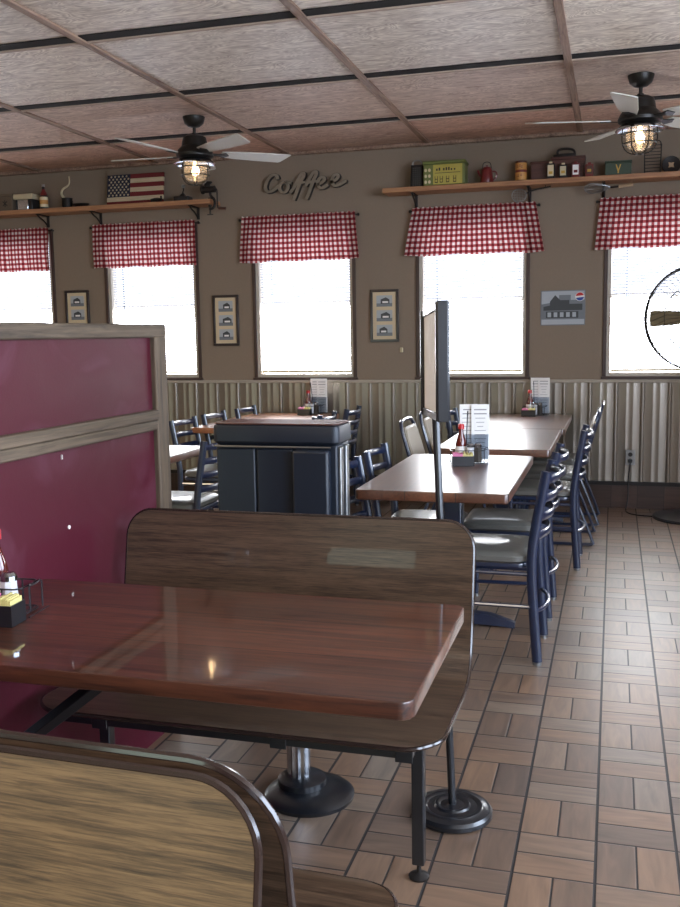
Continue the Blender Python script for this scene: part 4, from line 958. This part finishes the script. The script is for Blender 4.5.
m = MB(); m.prism([(0.022*math.cos(i*PI/4)*(1.3 if i % 2 else 0.7), 0.069+0.022*math.sin(i*PI/4)*(1.3 if i % 2 else 0.7)) for i in range(8)], 0.001, 0.0038, plane='XZ'); obj('painted_motif', m, 'twine', t, smooth=False)
# utensils hanging under the right shelf
t = thing('strainer', 'round wire strainer hanging under the right shelf above the valance', 'strainer', (-0.73, 7.63, 2.455), 0)
m = MB(); m.tube([(0.055*math.cos(2*PI*k/24), -0.004, 0.05*math.sin(2*PI*k/24)) for k in range(24)], 0.004, 6, closed=True); obj('rim', m, 'steel', t)
m = MB()
for k in range(1, 8):
    a = -0.05+k*0.0125; h = math.sqrt(max(0, 0.05**2-a*a)); m.tube([(a, -0.002, -h), (a, 0.022*(h/0.05), 0), (a, -0.002, h)], 0.0014, 4, smooth=2); m.tube([(-h, -0.002, a), (0, 0.022*(h/0.05), a), (h, -0.002, a)], 0.0014, 4, smooth=2)
o = obj('mesh_bowl', m, 'steel', t); o['kind'] = 'stuff'
m = MB(); m.tube([(0.05, 0, 0.01), (0.10, 0, 0.035), (0.24, 0, 0.055)], 0.006, 8, smooth=1); m.tube([(0.20, 0, 0.052), (0.20, 0, 0.0665)], 0.003, 6); obj('handle', m, 'iron', t)
t = thing('wire_whisk', 'balloon whisk with wooden grip hanging under the right shelf', 'whisk', (-0.02, 7.63, 2.478), 0)
m = MB()
for k in range(5):
    a = k*PI/5; r_ = 0.042
    up_ = [(-0.02, 0, 0), (-0.09, r_*0.7*math.cos(a), r_*0.7*math.sin(a)), (-0.17, r_*math.cos(a), r_*math.sin(a)), (-0.215, r_*0.5*math.cos(a), r_*0.5*math.sin(a)), (-0.222, 0, 0)]
    dn = [(p[0], -p[1], -p[2]) for p in reversed(up_[:-1])]
    m.tube(up_+dn, 0.0022, 5, smooth=2)
obj('wire_loops', m, 'steel', t)
m = MB(); m.tube([(-0.03, 0, 0), (0.03, 0, 0.004)], 0.007, 8); obj('ferrule', m, 'iron', t)
m = MB(); m.tube([(0.03, 0, 0.004), (0.08, 0, 0.008), (0.13, 0, 0.012), (0.135, 0, 0.012)], 0.012, 12); m.tube([(0.12, 0, 0.012), (0.12, 0, 0.0435)], 0.0025, 6); obj('wooden_grip', m, 'twine', t)

# ------------------------------------------------------------------ coffee sign
strokes = {
 'C': [[(-2.748, 2.712), (-2.755, 2.742), (-2.786, 2.755), (-2.822, 2.735), (-2.851, 2.693), (-2.864, 2.65), (-2.849, 2.617), (-2.818, 2.611), (-2.777, 2.631), (-2.741, 2.665)]],
 'o': [[(-2.693, 2.688), (-2.725, 2.675), (-2.738, 2.643), (-2.723, 2.606), (-2.687, 2.601), (-2.659, 2.628), (-2.658, 2.664), (-2.685, 2.687), (-2.662, 2.679), (-2.627, 2.677)]],
 'f': [[(-2.644, 2.595), (-2.608, 2.632), (-2.572, 2.695), (-2.543, 2.744), (-2.52, 2.753), (-2.513, 2.731), (-2.545, 2.686), (-2.573, 2.627), (-2.594, 2.574), (-2.614, 2.535)], [(-2.608, 2.661), (-2.553, 2.672), (-2.502, 2.677)]],
 'f2': [[(-2.503, 2.644), (-2.467, 2.703), (-2.439, 2.748), (-2.412, 2.761), (-2.404, 2.739), (-2.432, 2.69), (-2.457, 2.634), (-2.477, 2.582), (-2.501, 2.536)], [(-2.491, 2.669), (-2.444, 2.677), (-2.398, 2.678)]],
 'e': [[(-2.402, 2.649), (-2.364, 2.661), (-2.336, 2.685), (-2.344, 2.707), (-2.37, 2.708), (-2.394, 2.681), (-2.398, 2.646), (-2.38, 2.619), (-2.345, 2.621), (-2.306, 2.647)]],
 'e2': [[(-2.291, 2.657), (-2.249, 2.673), (-2.218, 2.696), (-2.221, 2.721), (-2.248, 2.722), (-2.271, 2.695), (-2.276, 2.66), (-2.257, 2.63), (-2.219, 2.632), (-2.177, 2.654), (-2.146, 2.667)]]}
CX, CZ = -2.5, 2.65
t = thing('coffee_sign', 'metal script sign reading Coffee on the beige wall', 'sign', (CX, WY-0.001, CZ), 0)
def ribbon(m, pts, w, y0, y1, taper=True):
    P_ = [Vector((a-CX, 0, b-CZ)) for a, b in pts]
    for _ in range(3):
        out = [P_[0]]
        for a, b in zip(P_, P_[1:]): out += [a*0.75+b*0.25, a*0.25+b*0.75]
        out.append(P_[-1]); P_ = out
    n = len(P_); rings = []
    for i in range(n):
        d = (P_[min(i+1, n-1)]-P_[max(i-1, 0)]).normalized(); nr = Vector((-d.z, 0, d.x))
        k = w*(0.75+0.45*abs(d.z))
        if taper: k *= min(1, 0.55+min(i, n-1-i)/8)
        a, b = P_[i]+nr*k, P_[i]-nr*k
        rings.append([(a.x, y0, a.z), (b.x, y0, b.z), (b.x, y1, b.z), (a.x, y1, a.z)])
    m.loft(rings)
for q, (ch, ls) in enumerate(strokes.items()):
    m = MB()
    for j, l_ in enumerate(ls): ribbon(m, l_, 0.0155, -0.034-0.0004*j-0.0003*q, 0.0)
    b = obj('letter', m, 'sign_side', t, smooth=False)
    m = MB()
    for j, l_ in enumerate(ls): ribbon(m, l_, 0.0125, -0.0372-0.0004*j-0.0003*q, -0.0345-0.0004*j-0.0003*q)
    obj('letter_face', m, 'sign_face', b, smooth=False)

# ------------------------------------------------------------------ pictures
def photo_panel(parent, x, z, w, h, seed, yy):
    rnd = random.Random(seed)
    m = MB(); m.box(x-w/2, x+w/2, yy-0.0012, yy, z-h/2, z+h/2); p = obj('photograph', m, 'photo_light', parent, smooth=False)
    m = MB(); m.box(x-w/2, x+w/2, yy-0.0017, yy-0.0013, z-h/2, z-h*0.2); g = obj('ground', m, 'photo_mid', p, smooth=False)
    bw_ = w*rnd.uniform(0.45, 0.62); bx_ = x+rnd.uniform(-0.1, 0.1)*w
    m = MB(); m.prism([(bx_-bw_/2, z-h*0.25), (bx_+bw_/2, z-h*0.25), (bx_+bw_/2, z+h*0.12), (bx_+bw_*0.1, z+h*0.33), (bx_-bw_/2, z+h*0.15)], yy-0.0024, yy-0.0018, plane='XZ'); obj('dark_building', m, 'photo_dark', p, smooth=False)
    m = MB(); m.box(bx_-bw_*0.3, bx_+bw_*0.35, yy-0.0029, yy-0.0025, z-h*0.18, z-h*0.02); obj('pale_front', m, 'paper', p, smooth=False)
def triple_frame(x0, x1, z0, z1, label, seed):
    cx, cz = (x0+x1)/2, (z0+z1)/2; t = thing('picture_frame', label, 'picture', (cx, WY-0.002, cz), 0, 'framed triple photographs')
    w, h = (x1-x0)/2, (z1-z0)/2; b = 0.022
    m = MB(); m.box(-w, w, -0.022, 0, h-b, h); m.box(-w, w, -0.022, 0, -h, -h+b); m.box(-w, -w+b, -0.022, 0, -h+b, h-b); m.box(w-b, w, -0.022, 0, -h+b, h-b); obj('frame', m, 'frame_black', t, bevel=0.004)
    m = MB(); m.box(-w+b, w-b, -0.008, -0.002, -h+b, h-b); mt = obj('mount', m, 'mat_cream', t, smooth=False)
    for k in range(3): photo_panel(mt, 0, (h-b)*0.62*(1-k), (w-b)*1.35, (h-b)*0.47, seed+k, -0.0082)
triple_frame(-3.388, -3.147, 1.325, 1.765, 'triple photo frame left of the window under the coffee sign', 1)
triple_frame(-1.965, -1.722, 1.34, 1.775, 'triple photo frame right of the window under the coffee sign', 5)
triple_frame(-4.85, -4.605, 1.405, 1.845, 'leftmost triple photo frame, cut off by the maroon partition', 9)
t = thing('photo_print', 'unframed grey photograph of a shop with a round badge', 'picture', (-0.395, WY-0.002, 1.59), 0)
m = MB(); m.box(-0.172, 0.172, -0.008, 0, -0.137, 0.137); obj('print', m, 'photo_mid', t, smooth=False)
m = MB(); m.prism([(-0.165, 0.13), (0.165, 0.13), (0.165, 0.06), (0.06, 0.06), (0.06, 0.1), (-0.03, 0.1), (-0.03, 0.05), (-0.165, 0.03)], -0.0088, -0.0081, plane='XZ'); obj('pale_sky', m, 'photo_light', t, smooth=False)
m = MB(); m.prism([(-0.15, -0.02), (-0.15, 0.01), (-0.1, 0.02), (-0.1, 0.05), (-0.06, 0.1), (-0.02, 0.06), (0.05, 0.06), (0.05, 0.03), (0.15, 0.03), (0.15, -0.02)], -0.0096, -0.0089, plane='XZ'); obj('shop_roof', m, 'photo_dark', t, smooth=False)
m = MB(); m.box(-0.13, 0.12, -0.0096, -0.0089, -0.08, -0.028); obj('shop_front', m, 'photo_dark', t, smooth=False)
for k in range(5):
    m = MB(); m.box(-0.118+k*0.048, -0.09+k*0.048, -0.0103, -0.0097, -0.072, -0.035); obj('shop_window', m, 'photo_light', t, smooth=False)
m = MB(); m.box(-0.165, 0.165, -0.0088, -0.0081, -0.13, -0.09); obj('street', m, 'photo_light', t, smooth=False)
m = MB(); m.lathe([(0, -0.0135), (0.035, -0.0135), (0.035, -0.0108), (0, -0.0108)], (0.13, 0, 0.085), 24, 'Y'); bd = obj('round_badge', m, 'paper', t, smooth=False)
def cap_seg(a0, a1): return [(0.13+0.032*math.cos(a0+(a1-a0)*i/12), 0.085+0.032*math.sin(a0+(a1-a0)*i/12)) for i in range(13)]
m = MB(); m.prism(cap_seg(0.3, PI-0.1), -0.0145, -0.0136, plane='XZ'); obj('red_half', m, 'redplastic', bd, smooth=False)
m = MB(); m.prism(cap_seg(PI+0.3, 2*PI-0.1), -0.0145, -0.0136, plane='XZ'); obj('blue_half', m, 'blue', bd, smooth=False)
m = MB(); m.box(-0.012, 0.012, -0.022, 0, -0.02, 0.02); o = obj('wall_hook', m, 'cream', None, bevel=0.004, loc=(-1.70, WY-0.001, 1.272)); tag(o, 'tiny cream clip on the wall below the right triple frame', 'clip')

# ------------------------------------------------------------------ outlet, big floor fan
t = thing('wall_outlet', 'power outlet on the steel wainscot with a black plug', 'outlet', (0.14, WY-0.031, 0.41), 0)
m = MB(); m.box(-0.038, 0.038, -0.006, 0.0, -0.06, 0.06); obj('cover_plate', m, 'steel', t, bevel=0.003)
for s in (-1, 1):
    m = MB(); m.lathe([(0, -0.0085), (0.017, -0.0085), (0.017, -0.0062), (0, -0.0062)], (0, 0, s*0.024), 16, 'Y'); obj('socket', m, 'ink', t)
m = MB(); pts = [(0.14, WY-0.045, 0.385), (0.14, WY-0.09, 0.37), (0.125, WY-0.085, 0.25), (0.13, WY-0.09, 0.08), (0.11, WY-0.12, 0.008), (0.12, WY-0.25, 0.006), (0.2, WY-0.34, 0.006), (0.33, WY-0.36, 0.006)]
m.tube(pts, 0.0045, 8, smooth=2); m.box(0.127, 0.153, WY-0.07, WY-0.0402, 0.373, 0.399)
o = obj('power_cord', m, 'cord'); tag(o, 'black power cord running from the outlet to the big fan', 'cord')
t = thing('floor_fan', 'big round pedestal fan with wire cage at the right edge', 'fan', (0.60, 7.43, 0), 0)
m = MB(); m.lathe([(0, 0), (0.295, 0), (0.30, 0.008), (0.29, 0.02), (0.16, 0.034), (0.14, 0.045), (0.05, 0.06), (0.0, 0.06)], seg=48); obj('round_base', m, 'black', t)
m = MB(); m.tube([(0, 0, 0.055), (0, 0, 1.32)], 0.02, 14); obj('pole', m, 'steel', t)
FZ, FR = 1.49, 0.385
m = MB(); m.lathe([(0, 0.02), (0.07, 0.025), (0.085, 0.05), (0.085, 0.15), (0.06, 0.175), (0, 0.18)], (0, 0, FZ), 26, 'Y'); m.box(-0.03, 0.03, 0.03, 0.12, 1.32, FZ-0.05); obj('motor', m, 'iron', t)
m = MB()
for rr, yy in ((FR, -0.03), (FR, 0.0), (FR*0.97, -0.075), (FR*0.66, -0.10), (FR*0.35, -0.108), (FR*0.15, -0.11), (FR*0.97, 0.04), (FR*0.66, 0.065)):
    m.tube([(rr*math.cos(2*PI*k/56), yy, FZ+rr*math.sin(2*PI*k/56)) for k in range(56)], 0.0085 if rr == FR else 0.0026, 6, closed=True)
for k in range(48):
    a = 2*PI*k/48; b_ = a+0.35
    m.tube([(0.05*math.cos(a), -0.11, FZ+0.05*math.sin(a)), (FR*0.62*math.cos(a+0.17), -0.10, FZ+FR*0.62*math.sin(a+0.17)), (FR*0.96*math.cos(b_), -0.07, FZ+FR*0.96*math.sin(b_)), (FR*math.cos(b_), -0.02, FZ+FR*math.sin(b_))], 0.0016, 4)
    m.tube([(0.09*math.cos(a), 0.07, FZ+0.09*math.sin(a)), (FR*0.96*math.cos(a), 0.045, FZ+FR*0.96*math.sin(a)), (FR*math.cos(a), 0.0, FZ+FR*math.sin(a))], 0.0016, 4)
obj('wire_cage', m, 'iron', t)
m = MB(); m.lathe([(0, -0.05), (0.05, -0.045), (0.055, 0.0), (0.05, 0.015), (0, 0.018)], (0, 0, FZ), 22, 'Y'); obj('hub', m, 'fanblade_olive', t)
for k in range(3):
    a = PI+0.02+k*2*PI/3
    R_ = Matrix.Translation((0, -0.02, FZ)) @ Matrix.Rotation(-a, 4, 'Y') @ Matrix.Rotation(math.radians(24), 4, 'X')
    m = MB(); m.prism([(0.03, -0.03), (0.12, -0.055), (0.33, -0.07), (0.35, -0.06), (0.352, 0.05), (0.335, 0.06), (0.12, 0.045), (0.03, 0.03)], -0.002, 0.002, R_, plane='XZ'); obj('fan_blade', m, 'fanblade_olive', t, smooth=False)
